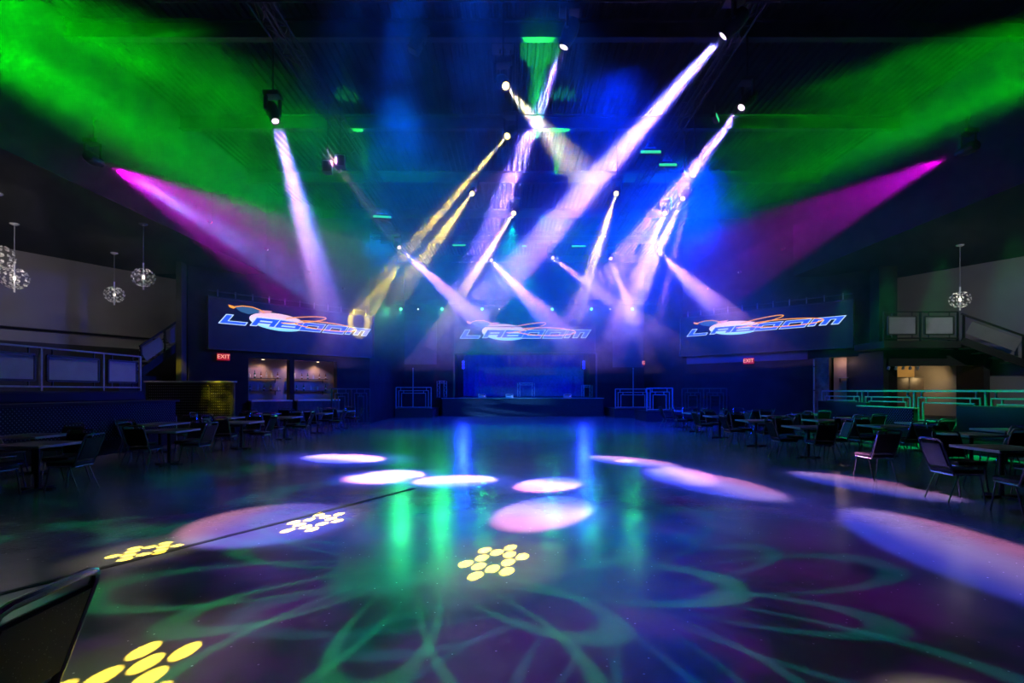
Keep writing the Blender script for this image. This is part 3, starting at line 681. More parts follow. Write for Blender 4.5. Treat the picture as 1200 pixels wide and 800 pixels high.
# ------------------------------------------------------------------ pendants
def pendant(label, px, py, z, r):
    p = PZ(px, py, z); zc = 6.398
    t = thing('pendant_light', label, 'pendant lamp', (p.x, p.y, zc), 0, 'globe pendant lamps'); dz = z-zc
    MB().lathe([(.11, 0), (.11, -.02), (.06, -.05), (.015, -.06)], 16).build('canopy', 'white', t)
    MB().tube([(0, 0, -.06), (0, 0, dz+r)], .008, 6).build('cord', 'rail', t)
    MB().tube([(0, 0, dz-r*1.25), (0, 0, dz+r*1.5)], .022, 8).build('rod', 'crystal', t)
    MB().lathe([(.005, dz-.07), (.03, dz-.05), (.04, dz), (.03, dz+.05), (.005, dz+.07)], 12).build('bulb', 'e_bulb', t)
    g = MB(); rnd = random.Random(px)
    for k in range(12):                # curled leaf strips in meridians, like a globe of ribbons
        for j in range(5):
            th = 2*PI*k/12+rnd.uniform(-.1, .1); ph = -1.05+.5*j+rnd.uniform(-.1, .1); w_ = .10; h_ = .14
            pts = []
            for (a, b) in ((-1, -1), (1, -.4), (1, 1), (-1, .4)):
                A = th+a*w_/max(.35, math.cos(ph)); B = max(-1.35, min(1.35, ph+b*h_)); rr = r*(1+.06*b*a)
                pts.append(Vector((rr*math.cos(B)*math.cos(A), rr*math.cos(B)*math.sin(A), dz+rr*.92*math.sin(B))))
            n = Vector((math.cos(th), math.sin(th), 0))*.008
            g.add(pts+[q+n for q in pts], [(0,1,2,3),(7,6,5,4),(0,1,5,4),(1,2,6,5),(2,3,7,6),(3,0,4,7)])
    g.build('lamp_shade', 'leaf', t)
    add_light('POINT', 'pendant_lamp', (p.x, p.y, z), 28, (1, .90, .82), shadow_soft_size=.05)
pendant('globe pendant of silver leaves, lowest of the two left of the left staircase', 134, 345, 4.95, .29)
pendant('globe pendant of silver leaves nearest the left column', 168, 325, 4.86, .28)
pendant('globe pendant of silver leaves hanging second from the left edge', 17, 326, 4.83, .32)
pendant('globe pendant of silver leaves cut by the left edge of the picture', -3, 301, 4.85, .32)
pendant('globe pendant of silver leaves above the right staircase', 1125, 351, 4.6, .28)

# ------------------------------------------------------------------ tables and chairs
def make_chair():
    t = thing('banquet_chair', '', 'chair')
    MB().bbox((-.215, -.21, .415), (.215, .22, .475), .025).build('seat', 'vinyl', t)
    # faces +y: backrest at -y leaning back
    def bk(z): return -.215-.16*(z-.47)/.43
    m = MB(); pad = []
    m.add([(x, bk(z)+dy, z) for z in (.50, .848) for x in (-.195, .195) for dy in (-.02, .022)], [(0,1,3,2),(4,6,7,5),(0,4,5,1),(2,3,7,6),(0,2,6,4),(1,5,7,3)])
    bm = bmesh.new(); vs_ = [bm.verts.new(v) for v in m.v]; [bm.faces.new([vs_[i] for i in f]) for f in m.f]
    bmesh.ops.bevel(bm, geom=bm.edges[:], offset=.014, segments=2, affect='EDGES'); bm.verts.index_update()
    p = MB().add([v.co[:] for v in bm.verts], [[v.index for v in f.verts] for f in bm.faces], True); bm.free()
    p.build('backrest', 'vinyl', t)
    hoop = [(-.205, bk(.40), .40), (-.21, bk(.6), .6), (-.21, bk(.86), .86), (-.195, bk(.893), .893), (-.16, bk(.905), .905), (.16, bk(.905), .905), (.195, bk(.893), .893), (.21, bk(.86), .86), (.21, bk(.6), .6), (.205, bk(.40), .40)]
    MB().tube(hoop, .0165, 8).build('back_frame', 'chrome', t)
    m = MB(); m.tube([(-.2, -.2, .40), (-.2, .2, .40), (.2, .2, .40), (.2, -.2, .40), (-.2, -.2, .40)], .011, 6); m.build('seat_frame', 'chrome', t)
    for sx in (-1, 1):
        MB().tube([(sx*.2, .17, .41), (sx*.215, .24, .0)], .0115, 7).build('leg', 'chrome', t)
        MB().tube([(sx*.2, -.12, .41), (sx*.215, -.28, .0)], .0115, 7).build('leg', 'chrome', t)
    return t
chair0 = make_chair(); chair0['label'] = 'black upholstered chair with grip slot in the lower left foreground'
chair0.location = (-2.0, 1.80, 0); chair0.rotation_euler = (0, 0, PI/2+.03)
def make_table(lx, ly):
    t = thing('banquet_table', '', 'table')
    MB().bbox((-lx/2+.006, -ly/2+.006, .715), (lx/2-.006, ly/2-.006, .752), .004).build('tabletop', 'laminate', t)
    m = MB()
    for (a, b) in (((-lx/2, -ly/2), (lx/2, -ly/2)), ((lx/2, -ly/2), (lx/2, ly/2)), ((lx/2, ly/2), (-lx/2, ly/2)), ((-lx/2, ly/2), (-lx/2, -ly/2))):
        m.bar((*a, .732), (*b, .732), .010, .042)
    m.build('edge_band', 'edge', t)
    MB().tube([(0, 0, .02), (0, 0, .714)], .035, 12).build('pedestal', 'steel_black', t)
    m = MB(); m.bar((-.28, 0, .015), (.28, 0, .015), .06, .03); m.bar((0, -.28, .016), (0, .28, .016), .06, .03); m.build('base', 'steel_black', t)
    return t
tabS = make_table(.85, .85); tabL = make_table(.85, 1.30)
usedT = {}
def table(proto, x, y, label, group):
    if proto.name in usedT: return dup(proto, (x, y, 0), 0, label, group)
    usedT[proto.name] = 1; KID[proto.name] = [(c, kids(c)) for c in kids(proto)]
    proto.location = (x, y, 0); proto['label'] = label; proto['group'] = group; return proto
def chair(x, y, rz, label, group): return dup(chair0, (x, y, 0), rz, label, group)
F = {'+y': 0, '-x': PI/2, '-y': PI, '+x': -PI/2}
rng = random.Random(3)
GT_R, GC_R, GT_L, GC_L = 'tables right of the dance floor', 'chairs right of the dance floor', 'tables left of the dance floor', 'chairs left of the dance floor'
chair(6.58, 9.30, F['+y']+.05, 'black chair with blue lit seat facing away, alone at the right edge of the floor', GC_R)
chair(6.50, 7.50, F['+x']-.04, 'black chair facing the nearest right table, on its dance floor side', GC_R)
chair(6.62, 6.62, F['+y']-.1, 'nearest black chair on the right, its back cut by the right picture edge', GC_R)
def setting(x, y, proto, label, gt, gc, clab, sides):
    table(proto, x, y, label, gt); hx, hy = .425, (.425 if proto is tabS else .65)
    word = {'+x': 'right', '-x': 'left', '+y': 'stage', '-y': 'camera'}
    for s in sides:
        j = rng.uniform(-.12, .12); e = rng.uniform(.12, .24); a = rng.uniform(-.14, .14)
        lab = 'black chair, %s side of the %s' % ({'+x': 'right', '-x': 'left', '+y': 'far', '-y': 'near'}[s], clab)
        if s == '-x': chair(x-hx-e, y+j, F['+x']+a, lab, gc)
        if s == '+x': chair(x+hx+e, y+j, F['-x']+a, lab, gc)
        if s == '-y': chair(x+j, y-hy-e, F['+y']+a, lab, gc)
        if s == '+y': chair(x+j, y+hy+e, F['-y']+a, lab, gc)
ordn = ['nearest', 'second nearest', 'third nearest', 'fourth', 'fifth', 'sixth', 'seventh', 'farthest']
# right: inner row beside the dance floor, middle row, outer row by the benches
table(tabS, 7.38, 7.72, 'nearest pale edged black table on the right', GT_R)
chair(8.05, 7.8, F['-x']+.1, 'black chair at the nearest right table, on its far right side', GC_R)
chair(7.35, 8.36, F['-y']-.1, 'black chair at the nearest right table, on its stage side', GC_R)
for i, (x, y) in enumerate(((7.12, 12.3), (7.1, 14.9), (7.1, 17.5), (7.2, 20.0), (7.5, 22.4))):
    nmx = '%s right inner row table' % ordn[i+1]
    setting(x, y, tabS, 'black topped '+nmx, GT_R, GC_R, nmx, ('-x', '+x', '-y', '+y'))
for i, (x, y) in enumerate(((9.15, 10.2), (9.2, 12.6), (9.2, 15.1), (9.2, 17.6), (9.25, 20.1))):
    nmx = '%s right middle row table' % ordn[i]
    setting(x, y, tabS, 'black topped '+nmx, GT_R, GC_R, nmx, ('-x', '+x', '-y', '+y'))
for i, (x, y) in enumerate(((9.6, 7.6), (10.9, 11.3), (10.9, 13.6), (10.85, 16.2), (10.9, 18.8))):
    nmx = '%s right outer row table by the benches' % ordn[i]
    setting(x, y, tabS, 'black topped '+nmx, GT_R, GC_R, nmx, ('-y',))
# left
for i, (x, y) in enumerate(((-7.7, 8.3), (-7.5, 11.2), (-7.5, 14.2), (-7.5, 16.9), (-7.4, 19.5), (-7.3, 22.0))):
    nmx = '%s left inner row table' % ordn[i]
    setting(x, y, tabS, 'black topped '+nmx, GT_L, GC_L, nmx, ('-x', '+x', '-y', '+y'))
for i, (x, y) in enumerate(((-9.25, 9.9), (-9.22, 13.4), (-9.3, 16.6), (-9.3, 19.3), (-8.9, 21.0))):
    nmx = '%s left outer row table by the ledge' % ordn[i]
    setting(x, y, tabL if i == 1 else tabS, 'black topped '+nmx, GT_L, GC_L, nmx, ('-x', '-y', '+y') if i < 3 else ('-y',))
# tall stool by the left partition
t = thing('bar_stool', 'tall pale metal framed stool behind the purple edged left table', 'stool', (-11.0, 16.4, 0), .3)
m = MB()
for sx in (-1, 1):
    MB().tube([(sx*.18, -.17, 0), (sx*.17, -.16, 1.28)], .014, 8).build('leg', 'white', t); MB().tube([(sx*.18, .17, 0), (sx*.17, .16, .78)], .014, 8).build('leg', 'white', t)
for z in (.3, 1.1, 1.28): m.tube([(-.175, -.165, z), (.175, -.165, z)], .013, 6)
m.tube([(-.175, .165, .3), (.175, .165, .3)], .012, 6); m.build('stretcher', 'white', t)
MB().bbox((-.19, -.18, .785), (.19, .18, .83), .015).build('seat', 'vinyl', t)

# ------------------------------------------------------------------ trusses and rigging
def box_truss(label, a, b, s=.30):
    a = Vector(a); b = Vector(b); d = b-a; L = d.length; d = d/L; up = Vector((0, 0, 1)); x = d.cross(up).normalized()
    t = thing('hanging_truss', label, 'truss', a)
    m = MB(); cs = [x*sx*s/2+up*sz*s/2 for sx in (-1, 1) for sz in (-1, 1)]
    for c in cs: m.tube([c, c+d*L], .024, 6)
    m.build('chord', 'truss', t)
    m = MB(); n = int(L/.45)
    for i in range(n):
        p, q = d*(L*i/n), d*(L*(i+1)/n)
        for (u, v) in ((0, 1), (2, 3), (0, 2), (1, 3)):
            if i % 2: u, v = v, u
            m.tube([p+cs[u], q+cs[v]], .011, 5, False)
    m.build('lacing', 'truss', t)
    k = 1.0
    while k < L:
        MB().tube([d*k+up*s/2, d*k+up*(9.5-a.z)], .010, 5).build('hanging_cable', 'steel_black', t); k += 4
    return t
box_truss('long dark truss hanging over the left side, pointing to the stage', (-4.75, 5.5, 8.92), (-4.75, 30, 8.92))
box_truss('long dark truss hanging over the right side, pointing to the stage', (4.55, 5.5, 8.92), (4.55, 30, 8.92))
for y, lab in ((8.7, 'dark cross truss nearest the camera'), (22.6, 'dark cross truss over the far third of the floor'), (30.9, 'dark cross truss with green lamps in front of the stage')):
    box_truss(lab, (-8.2 if y > 30 else -6.2, y, 8.45 if y < 30 else 6.95), (9.2 if y > 30 else 6.4, y, 8.45 if y < 30 else 6.95), .26)

# ------------------------------------------------------------------ light patterns (gobos inside the lamps)
def gobo(l, kind, core=(1, .8, 1), halo=(0, 0, 0), side=None, ang=0, rc=.5, rh=1.0, scale=8, lo=.45, hi=.6, dist=0.5, amp=1, k=4, seed=0, asp=1):
    l.use_nodes = True; nt = l.node_tree; N = nt.nodes.new; L = nt.links.new; em = nt.nodes['Emission']
    def V(op, a, b=None):
        n = N('ShaderNodeVectorMath'); n.operation = op
        for i, q in enumerate((a, b)):
            if q is None: continue
            if isinstance(q, tuple): n.inputs[i].default_value = q
            else: L(q, n.inputs[i])
        return n
    def S(op, a, b=None, c=None):
        n = N('ShaderNodeMath'); n.operation = op
        for i, q in enumerate((a, b, c)):
            if q is None: continue
            if isinstance(q, (int, float)): n.inputs[i].default_value = q
            else: L(q, n.inputs[i])
        return n.outputs[0]
    def step(v, a, b, A=0.0, B=1.0):
        n = N('ShaderNodeMapRange'); n.interpolation_type = 'SMOOTHSTEP'; L(v, n.inputs[0])
        for i, q in enumerate((a, b, A, B)): n.inputs[i+1].default_value = q
        return n.outputs[0]
    def mixc(f, a, b):
        n = N('ShaderNodeMix'); n.data_type = 'RGBA'; L(f, n.inputs[0])
        for i, q in ((6, a), (7, b)):
            if isinstance(q, tuple): n.inputs[i].default_value = (*q, 1)
            else: L(q, n.inputs[i])
        return n.outputs[2]
    def addc(a, b):
        return V('ADD', a, b).outputs[0]
    def sc(col, f):
        n = N('ShaderNodeVectorMath'); n.operation = 'SCALE'
        if isinstance(col, tuple): n.inputs[0].default_value = col
        else: L(col, n.inputs[0])
        L(f, n.inputs['Scale']); return n.outputs[0]
    tc = N('ShaderNodeTexCoord')
    uv = V('SUBTRACT', tc.outputs['UV'], (.5, .5, 0)).outputs[0]
    uv = V('MULTIPLY', uv, (2, 2, 0)).outputs[0]                 # -1..1 across the cone
    r = V('LENGTH', uv).outputs['Value']
    xy = N('ShaderNodeSeparateXYZ'); L(uv, xy.inputs[0]); X, Y = xy.outputs[0], xy.outputs[1]
    hal = sc(halo, step(r, rh, rc*.6))
    if kind == 'beam':
        c = core
        if side:
            g = S('ADD', S('MULTIPLY', X, math.cos(ang)/rc), S('MULTIPLY', Y, math.sin(ang)/rc))
            c = mixc(step(g, -.7, .2), side[0], core); c = mixc(step(g, .1, .8), c, side[1])
        out = addc(sc(c, step(r, rc, rc*.86)), hal)
    elif kind == 'hex':
        th = S('ARCTAN2', Y, X)
        f = S('PINGPONG', S('ADD', th, ang+20*PI/3), PI/6)      # fold by sixty degrees
        px, py = S('MULTIPLY', r, S('COSINE', f)), S('MULTIPLY', r, S('SINE', f))
        a = rc/2.2
        d1 = S('SQRT', S('ADD', S('POWER', S('SUBTRACT', px, a), 2), S('POWER', py, 2)))
        d2 = S('SQRT', S('ADD', S('POWER', S('SUBTRACT', px, 1.5*a), 2), S('POWER', S('SUBTRACT', py, .866*a), 2)))
        d = S('MINIMUM', d1, d2)
        out = addc(sc(core, step(d, a*.44, a*.38)), hal)
    elif kind in ('noise', 'streak'):
        m = N('ShaderNodeMapping'); m.inputs['Scale'].default_value = (scale, scale*asp, 1); m.inputs['Location'].default_value = (seed*3.1, seed*1.7, 0); m.inputs['Rotation'].default_value = (0, 0, ang)
        L(uv, m.inputs[0]); n = N('ShaderNodeTexNoise'); n.inputs['Scale'].default_value = 1; n.inputs['Detail'].default_value = k; n.inputs['Distortion'].default_value = dist
        L(m.outputs[0], n.inputs['Vector'])
        out = addc(sc(sc(core, step(n.outputs[0], lo, hi)), step(r, 1, .55)), hal)
    elif kind == 'caustic':
        m = N('ShaderNodeMapping'); m.inputs['Scale'].default_value = (scale, scale*asp, 1); L(uv, m.inputs[0])
        n = N('ShaderNodeTexNoise'); n.inputs['Scale'].default_value = 1; n.inputs['Detail'].default_value = 2; n.inputs['Distortion'].default_value = dist; L(m.outputs[0], n.inputs['Vector'])
        d = S('ABSOLUTE', S('SUBTRACT', n.outputs[0], .5))
        out = addc(sc(sc(core, step(d, hi, lo)), step(r, 1, .5)), hal)
    elif kind == 'petal':
        th = S('ARCTAN2', Y, X); res = None
        for (off, R_, kk, wd) in ((0, .95, k, .050), (.5, .70, k, .045)):
            rr = S('MULTIPLY', S('ABSOLUTE', S('COSINE', S('MULTIPLY', S('ADD', th, off+ang), kk/2))), R_)
            q = step(S('ABSOLUTE', S('SUBTRACT', r, rr)), wd*1.5, wd*.6)
            q = S('MULTIPLY', q, step(r, .10, .25))
            res = q if res is None else S('ADD', res, q)
        out = addc(sc(core, res), hal)
    elif kind == 'ring':
        th = S('ARCTAN2', Y, X); b = step(S('ABSOLUTE', S('SUBTRACT', r, .74)), .24, .14)
        sp = S('ADD', S('MULTIPLY', S('SINE', S('MULTIPLY', th, 22)), .5), .5)
        out = sc(core, S('MULTIPLY', b, step(sp, .1, .75, .25, 1)))
    else:
        out = sc(core, step(r, 1, .3))
    L(out, em.inputs['Color']); em.inputs['Strength'].default_value = amp

HEADS = []
def moving_head(label, S_, T_, lens, ztruss, name='moving_head_spotlight', r=.088):
    """Base plate clamped under the truss, yoke, and a head aimed along its beam."""
    S_ = Vector(S_); T_ = Vector(T_); d = (T_-S_).normalized(); c = S_-d*.26      # pivot behind the lens
    t = thing(name, label, 'stage light', (c.x, c.y, c.z)); 
    q = d.to_track_quat('Z', 'Y').to_matrix().to_4x4()
    MB().bbox((-.17, -.13, .34), (.17, .13, .44), .015).build('base', 'dark_plastic', t)
    hx = Vector((1, 0, 0)) if abs(d.x) < .75 else Vector((0, 1, 0))
    side = d.cross(Vector((0, 0, 1)))
    side = side.normalized() if side.length > .05 else Vector((1, 0, 0))
    for s in (-1, 1):
        m = MB(); m.bar(side*s*.16, side*s*.17+Vector((0, 0, .34)), .05, .09); m.build('yoke_arm', 'dark_plastic', t)
    h = MB().lathe([(.06, -.24), (.11, -.22), (.135, -.10), (.135, .02), (.115, .10), (r+.015, .18), (r+.015, .245), (r, .245), (r-.004, .236)], 20, q).build('head', 'dark_plastic', t)
    MB().lathe([(r-.004, .232), (r*.6, .242), (.01, .246)], 20, q).build('lens', lens, h)
    gap = ztruss-.13-(c.z+.44)
    if gap > .01:
        m = MB(); m.tube([(0, 0, .43), (0, 0, .44+gap)], .02, 6); m.lathe([(.05, .38+gap), (.05, .44+gap)], 8); m.build('clamp', 'steel_black', t)
    return S_+d*.06
def beam_head(label, spx, tpx, deg, power, kind='beam', z=7.5, lens='e_white', tz=0.0, tpt=None, soft=.07, **g):
    S_ = PZ(*spx, z); T_ = Vector(tpt) if tpt else PZ(*tpx, tz)
    p = moving_head(label, S_, T_, lens, 8.45 if S_.y > 21 else 10.1)
    o = add_light('SPOT', 'beam_lamp', p, power, (1, 1, 1), T_, spot_size=math.radians(deg), spot_blend=.02, shadow_soft_size=soft)
    gobo(o.data, kind, **g); return o
PK = (.85, .26, .5); WH = (.62, .40, 1); BL = (.06, .08, 1); HB = (.010, .012, .17)
YL = (1, .70, .055); YH = (.022, .020, .011)
KB = 78000
def wb(label, s, t, deg, p=1.0, ang=0, rc=.55, **k):
    beam_head(label, s, t, deg, KB*p, core=WH, halo=HB, side=(BL, PK), ang=ang, rc=rc, **k)
wb('moving head throwing the widest pinkish white beam from the upper right', (846, 44), (405, 537), 17, 4.0, 0, .46)
wb('moving head throwing a slim purple beam from beside the green lit ceiling ribs', (660, 57), (462, 556), 14.5, 1.7)
wb('moving head throwing a purple beam, highest on the right truss', (868, 127), (535, 563), 13.5, 2.4)
wb('moving head with bright round lens below the right purple beam', (812, 206), (735, 540), 7, .9)
wb('moving head throwing the brightest white beam right of the middle', (800, 233), (645, 567), 10, 3.0, 1.57)
wb('moving head throwing a white beam just left of the brightest one', (779, 250), (640, 598), 9.5, 2.6, 1.57)
wb('moving head throwing a violet beam towards the left of the stage banner', (468, 290), (735, 540), 10, 2.6, 3.14)
wb('moving head throwing a violet beam towards the right of the stage banner', (576, 305), (820, 563), 10, 2.6, 3.14)
wb('small moving head throwing a short violet beam left of the tall yellow one', (648, 302), (1005, 566), 9, 1.5, 3.14)
wb('moving head throwing a short pale beam down towards the stage', (716, 303), (800, 556), 8, 1.6, 3.14)
wb('moving head throwing a broad white beam to the right above the right screen', (774, 297), (1115, 640), 11, 2.0, 3.14, .45)
wb('moving head throwing a tapering lilac beam on the far left', (323, 143), (442, 560), 15, 1.6, soft=.12)
beam_head('moving head throwing the short yellow white beam at the top centre', (593, 101), (1300, 930), 7, KB*.7, 'hex', lens='e_yellow', core=(1, .95, .6), halo=(.75, .68, .38), rc=.5, soft=.02)
for lab, s, t, a, pw in (('moving head throwing a yellow beam to the left, upper of the parallel pair', (594, 160), (172, 645), .5, 4), ('moving head throwing a yellow beam to the left, lower of the parallel pair', (553, 227), (120, 812), .5, 4.5),
                  ('moving head throwing a thin yellow beam through the violet one', (602, 250), (370, 611), .3, 7), ('moving head throwing the tall yellow beam above the stage banner', (722, 227), (580, 656), .1, 7)):
    beam_head(lab, s, t, 6.5, KB*pw, 'hex', lens='e_yellow', core=YL, halo=YH, rc=.41, ang=a, soft=.008)
# a head just above the picture lights the big pale ellipse on the left of the floor
S_, T_ = Vector((-3.2, 2.4, 7.5)), PZ(315, 613, 0)

# ------------------------------------------------------------------ other lamps of the rig, and added fill lights
def rig_spot(name, S_, T_, deg, power, kind, color=(1, 1, 1), soft=.08, square=False, blend=.1, **g):
    o = add_light('SPOT', name, S_, power, color, T_, spot_size=math.radians(deg), spot_blend=blend, shadow_soft_size=soft)
    if square: o.data.use_square = True
    if kind: gobo(o.data, kind, **g)
    return o
rig_spot('ellipse_lamp', S_, T_, 15, 15000, 'beam', core=(.30, .20, .9), side=((.05, .06, .8), (.85, .34, .45)), rc=.9, halo=HB, ang=PI)
# green laser-like fans from both sides
rig_spot('fan_lamp', (-9.7, 6, 7.6), (-7, 14, 8.2), 38, 46000, 'noise', core=(.0, 1, .0), scale=.6, asp=16, lo=.40, hi=.66, k=3, ang=PI/2)
rig_spot('fan_lamp', (11.3, 6, 7.3), (7.8, 16, 9.0), 24, 58000, 'noise', core=(.0, 1, .0), scale=.7, asp=14, lo=.40, hi=.66, k=3, seed=2, ang=PI/2)
for px, py, d, w_, e in ((300, 168, 14, 2.6, 9000), (300, 108, 14, 2.0, 4500), (280, 232, 14, 4.0, 9000), (140, 262, 12, 3.5, 3000), (260, 60, 13, 3.0, 3000)):
    rig_spot('fan_lamp', (-9.7, 6, 7.6), P(px, py, d), w_, e, 'plain', core=(.0, 1, .0), soft=.05)
for px, py, d, w_, e in ((900, 197, 16, 2.6, 9000), (900, 168, 16, 1.8, 4500), (940, 232, 16, 2.2, 5000), (980, 236, 15, 1.2, 3500), (880, 140, 16, 2.6, 3500)):
    rig_spot('fan_lamp', (11.3, 6, 7.3), P(px, py, d), w_, e, 'plain', core=(.0, 1, .0), soft=.05)
# magenta and blue washes from small heads at the sides
moving_head('small wash light with white lens against the left dropped ceiling', P(119, 192, 12.0), P(300, 300, 22), 'e_pin', 8.0, 'wash_spotlight', .07)
rig_spot('wash_lamp', P(119, 192, 12.0)+Vector((.1, .15, 0)), P(300, 285, 18), 30, 32000, 'noise', core=(.60, 0, .7), scale=5, lo=.3, hi=.6)
rig_spot('wash_lamp', P(150, 205, 12.0), P(430, 375, 20), 15, 70000, 'noise', core=(.06, .30, 1), scale=.8, asp=14, ang=PI/2, lo=.46, hi=.62)
moving_head('small wash light with magenta lens near the right dropped ceiling', P(1121, 181, 12.0), P(900, 290, 20), 'e_mag', 8.0, 'wash_spotlight', .07)
rig_spot('wash_lamp', P(1121, 181, 12.0)+Vector((-.1, .15, 0)), P(900, 285, 19), 24, 18000, 'noise', core=(.70, 0, .9), scale=6, lo=.35, hi=.6, seed=4)
# blue washes that fill the haze
for (x, y, z, tx, ty, tz, e, c, dg) in ((8.6, 21, 8.2, 0, 24, 6.4, 15000, (.0, .02, 1), 90), (-6.8, 23, 8.2, 2, 25, 6.0, 5500, (.0, .14, .75), 90), (6.0, 16, 8.6, 4.5, 26, 5.0, 19000, (.0, .02, 1), 110),
                                         (-3, 13, 9.0, -3, 24, 5.4, 4500, (0, .10, .75), 80), (2.5, 12, 9.0, 3, 22, 5.4, 4500, (0, .02, 1), 110)):
    rig_spot('wash_lamp', (x, y, z), (tx, ty, tz), dg, e, 'plain', core=c, soft=.6)
# stage blues
def led_blinder(label, x, y, z):
    t = thing('hanging_blinder', label, 'stage light', (x, y, z), 0, 'blue lamps in the stage opening')
    MB().bbox((-.17, 0, -.30), (.17, .14, .30), .015).build('body', 'dark_plastic', t)
    for k in range(3): MB().lathe([(.075, 0), (.07, .012), (.01, .02)], 14, Matrix.Translation((0, 0, -.19+.19*k)) @ Matrix.Rotation(PI/2, 4, 'X')).build('lens', 'e_blue', t)
    MB().bar((0, .07, .30), (0, .07, SZ1+.3-z), .03, .03).build('clamp', 'steel_black', t)
xl, xr = P(543, 0, 34.2)[0], P(684, 0, 34.2)[0]
for x, lab in ((xl, 'blue lamp cluster inside the left edge of the stage opening'), (xr, 'blue lamp cluster inside the right edge of the stage opening')):
    led_blinder(lab, x, 34.2, 3.35)
    add_light('SPOT', 'stage_lamp', (x, 34.0, 3.3), 900, (.01, .03, 1), (x*.8, 24, 0), spot_size=2.2, spot_blend=.8, shadow_soft_size=.15)
    add_light('SPOT', 'stage_lamp', (x, 34.5, 3.9), 1300, (.0, .006, 1), (AX, 38, 2.2), spot_size=2.4, spot_blend=.8, shadow_soft_size=.15)
# green lamps on the stage truss
def par(label, px, lens, d=30.9, py=362, r=.10, grp='lamps on the stage truss', lamp=None):
    p = P(px, py, d); t = thing('hanging_par_can', label, 'stage light', p, 0, grp)
    R = Matrix.Rotation(PI/2+.15, 4, 'X')
    MB().lathe([(.05, -.22), (r, -.18), (r*1.08, 0), (r*1.08, .03), (r*.95, .03)], 16, R).build('can', 'dark_plastic', t)
    MB().lathe([(r*.94, .02), (r*.6, .035), (.01, .04)], 16, R).build('lens', lens, t)
    MB().tube([(-r*1.2, .08, 0), (-r*1.2, .08, .2), (r*1.2, .08, .2), (r*1.2, .08, 0)], .012, 6).build('bracket', 'steel_black', t)
    if lamp: add_light('SPOT', 'par_lamp', p+Vector((0, -.1, 0)), lamp, (.03, 1, .22), (p.x*.9, 10, 0), spot_size=.7, spot_blend=.6, shadow_soft_size=.1)
for k, px in enumerate((470, 518, 565, 647, 693, 741)):
    par('green glowing par lamp, %s on the stage truss' % ('leftmost', 'second from left', 'third from left', 'fourth from left', 'fifth from left', 'rightmost')[k], px, 'e_green', lamp=700 if k < 2 else 200)
for k, px in enumerate((490, 585, 715)):
    par('tiny white lamp %s on the stage truss' % ('left of the violet beam', 'under the left of the banner beams', 'at the right')[k], px, 'e_pin', r=.05)
# pin lights scattered in the rig
for px, py, m, lab, d in ((313, 292, 'e_pin', 'tiny white pin lamp above the left screen', 19), (403, 338, 'e_pin', 'tiny white pin lamp above the right end of the left screen', 22), (363, 319, 'e_red', 'tiny red pin lamp above the middle of the left screen', 20),
                          (247, 260, 'e_red', 'tiny red pin lamp in the blue streaks on the left', 15), (917, 292, 'e_red', 'tiny red pin lamp under the magenta haze', 19), (866, 319, 'e_pin', 'tiny white pin lamp above the left end of the right screen', 21), (830, 338, 'e_mag', 'tiny pink pin lamp at the end of the broad white beam', 24)):
    p = P(px, py, d); t = thing('hanging_pin_light', lab, 'stage light', p, 0, 'pin lamps in the rigging')
    MB().lathe([(.03, .0), (.05, .02), (.05, .12), (.02, .14)], 10, Matrix.Rotation(PI, 4, 'X') @ Matrix.Rotation(-PI/2, 4, 'X')).build('body', 'dark_plastic', t)
    MB().lathe([(.045, 0), (.03, .02), (.005, .026)], 10, Matrix.Rotation(PI/2, 4, 'X')).build('lens', m, t)
    MB().tube([(0, .06, .04), (0, .06, .9)], .008, 5).build('hanging_cable', 'steel_black', t)
# hanging bars; the green light falling on them is put in as emission
def crossbar(lab, px, py, z, L, rz=0, m='e_bar'):
    p = PZ(px, py, z); t = thing('hanging_crossbar', lab, 'stage light', p, rz, 'green lit bars in the rigging')
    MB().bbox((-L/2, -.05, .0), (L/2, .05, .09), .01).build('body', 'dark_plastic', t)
    MB().box((-L/2+.02, -.06, .01), (L/2-.02, -.051, .075)).build('lens', m, t)  # no lamp inside; this face is the cast green light painted on
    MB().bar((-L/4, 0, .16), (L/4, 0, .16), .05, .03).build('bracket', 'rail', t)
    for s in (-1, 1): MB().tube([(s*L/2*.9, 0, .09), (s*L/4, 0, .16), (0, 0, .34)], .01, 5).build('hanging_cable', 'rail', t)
crossbar('green lit batten below the pair of hanging boxes on the left', 448, 256, 7.3, .62, .15)
crossbar('green lit batten behind the yellow pair of beams', 538, 289, 7.3, .55)
crossbar('small green lit batten left of the tall yellow beam', 614, 290, 7.3, .22)
crossbar('green lit batten touching the tall yellow beam', 678, 290, 7.3, .6)
crossbar('green lit batten beside the highest right purple beam', 838, 141, 7.6, .35, 1.0)
crossbar('green lit batten between the two right beams', 801, 205, 7.5, .35, 1.0)
crossbar('upper green lit batten behind the widest beam', 762, 181, 7.6, .55)
crossbar('lower green lit batten behind the widest beam', 782, 196, 7.5, .5)
